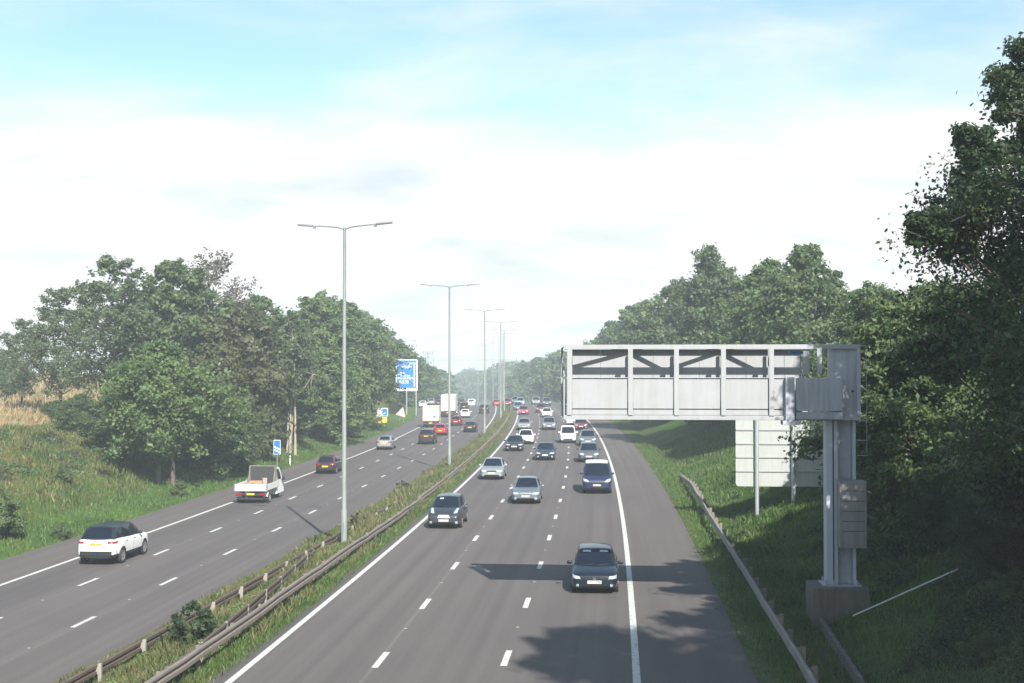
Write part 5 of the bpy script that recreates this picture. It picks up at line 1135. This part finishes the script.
# ------------------------------------------------------------------ daylight
AZ, EL = 21.5, 37.0                            # sun behind the camera, to its right
sun = bpy.data.lights.new('sun', 'SUN'); sun.energy = 4.7; sun.angle = R(.53); sun.color = (1, .95, .87)
so = bpy.data.objects.new('sun', sun); COL.objects.link(so)
tosun = Vector((math.sin(R(AZ)) * math.cos(R(EL)), -math.cos(R(AZ)) * math.cos(R(EL)), math.sin(R(EL))))
so.rotation_euler = tosun.to_track_quat('Z', 'Y').to_euler(); so.location = (30, -60, 60)
w = bpy.data.worlds.new('World'); scn.world = w; w.use_nodes = True
nt = w.node_tree; N = nt.nodes; Lk = nt.links; bg = N['Background']
sky = N.new('ShaderNodeTexSky'); sky.sky_type = 'NISHITA'; sky.sun_disc = False; sky.sun_elevation = R(EL); sky.sun_rotation = R(180 - AZ); sky.air_density = 1.; sky.dust_density = 1.; sky.ozone_density = 1.
tc = N.new('ShaderNodeTexCoord'); sp = N.new('ShaderNodeSeparateXYZ'); Lk.new(tc.outputs['Generated'], sp.inputs[0])
# clouds lie on a plane overhead: direction / height
zz = N.new('ShaderNodeMath'); zz.operation = 'ADD'; zz.inputs[1].default_value = .28; Lk.new(sp.outputs['Z'], zz.inputs[0])
dv = N.new('ShaderNodeVectorMath'); dv.operation = 'DIVIDE'; cb_ = N.new('ShaderNodeCombineXYZ')
for i in range(3): Lk.new(zz.outputs[0], cb_.inputs[i])
Lk.new(tc.outputs['Generated'], dv.inputs[0]); Lk.new(cb_.outputs[0], dv.inputs[1])
def wn(scale, sx, sy, det, off=0):
    mp = N.new('ShaderNodeMapping'); mp.inputs['Scale'].default_value = (sx, sy, 0); mp.inputs['Location'].default_value = (off, off * .7, 0); mp.inputs['Rotation'].default_value = (0, 0, .25); Lk.new(dv.outputs[0], mp.inputs[0])
    n = N.new('ShaderNodeTexNoise'); n.inputs['Scale'].default_value = scale; n.inputs['Detail'].default_value = det; n.inputs['Roughness'].default_value = .55; n.inputs['Distortion'].default_value = .3; Lk.new(mp.outputs[0], n.inputs['Vector']); return n
c1 = wn(2.0, .8, 1.2, 8, 3.1); c2_ = wn(3.0, .8, 1.5, 7, 9.4)
# cover: nearly closed low down, thin veils higher up
el = N.new('ShaderNodeMapRange'); el.inputs['From Min'].default_value = .08; el.inputs['From Max'].default_value = .25; el.inputs['To Min'].default_value = .42; el.inputs['To Max'].default_value = .045; el.interpolation_type = 'SMOOTHSTEP'; Lk.new(sp.outputs['Z'], el.inputs['Value'])
ad = N.new('ShaderNodeMath'); ad.operation = 'ADD'; el2 = N.new('ShaderNodeMapRange'); el2.inputs['From Min'].default_value = .30; el2.inputs['From Max'].default_value = .55; el2.inputs['To Min'].default_value = 0; el2.inputs['To Max'].default_value = -.32; Lk.new(sp.outputs['Z'], el2.inputs['Value'])
ad2 = N.new('ShaderNodeMath'); ad2.operation = 'ADD'; Lk.new(el.outputs[0], ad2.inputs[0]); Lk.new(el2.outputs[0], ad2.inputs[1]); Lk.new(ad2.outputs[0], ad.inputs[0]); Lk.new(c1.outputs['Fac'], ad.inputs[1])
cov = N.new('ShaderNodeMapRange'); cov.inputs['From Min'].default_value = .42; cov.inputs['From Max'].default_value = .86; cov.interpolation_type = 'SMOOTHSTEP'; Lk.new(ad.outputs[0], cov.inputs['Value'])
ccol = ramp(N, [(.30, (.70, .80, .87)), (.42, (.88, .93, .96)), (.52, (1., 1., 1.))]); Lk.new(c2_.outputs['Fac'], ccol.inputs['Fac'])
sc_ = N.new('ShaderNodeVectorMath'); sc_.operation = 'SCALE'; sc_.inputs['Scale'].default_value = 1.; Lk.new(sky.outputs[0], sc_.inputs[0])
tint = N.new('ShaderNodeMix'); tint.data_type = 'RGBA'; tint.blend_type = 'MULTIPLY'; tint.inputs['Factor'].default_value = 1; tint.inputs['B'].default_value = (1.0, 1.13, 1.03, 1); Lk.new(sc_.outputs[0], tint.inputs['A'])
cs_ = N.new('ShaderNodeVectorMath'); cs_.operation = 'SCALE'; cs_.inputs['Scale'].default_value = 5.9; Lk.new(ccol.outputs[0], cs_.inputs[0])
mx = N.new('ShaderNodeMix'); mx.data_type = 'RGBA'; Lk.new(cov.outputs[0], mx.inputs['Factor']); Lk.new(tint.outputs['Result'], mx.inputs['A']); Lk.new(cs_.outputs[0], mx.inputs['B'])
Lk.new(mx.outputs['Result'], bg.inputs['Color']); bg.inputs['Strength'].default_value = .09
# the air itself
hm, hnt, hN, hL, hb = mk('haze_air'); hN.remove(hb); pv = hN.new('ShaderNodeVolumePrincipled'); pv.inputs['Color'].default_value = (.82, .91, 1, 1); pv.inputs['Density'].default_value = .00078; pv.inputs['Anisotropy'].default_value = .0
hL.new(pv.outputs[0], hN['Material Output'].inputs['Volume'])
b = MB(); b.box((0, 1900, -2), (8600, 4400, 64)); HZ = tag(b.build('haze', hm), kind='stuff')
try: hm.cycles.homogeneous_volume = True
except Exception: pass
cy = scn.cycles; cy.use_denoising = True; cy.max_bounces = 6; cy.diffuse_bounces = 3; cy.glossy_bounces = 3; cy.transmission_bounces = 4; cy.volume_bounces = 1; cy.transparent_max_bounces = 6; cy.caustics_reflective = False; cy.caustics_refractive = False
scn.render.film_transparent = False
vs = scn.view_settings; vs.view_transform = 'Standard'; vs.look = 'None'; vs.gamma = 1; vs.use_curve_mapping = False; vs.exposure = 1.05
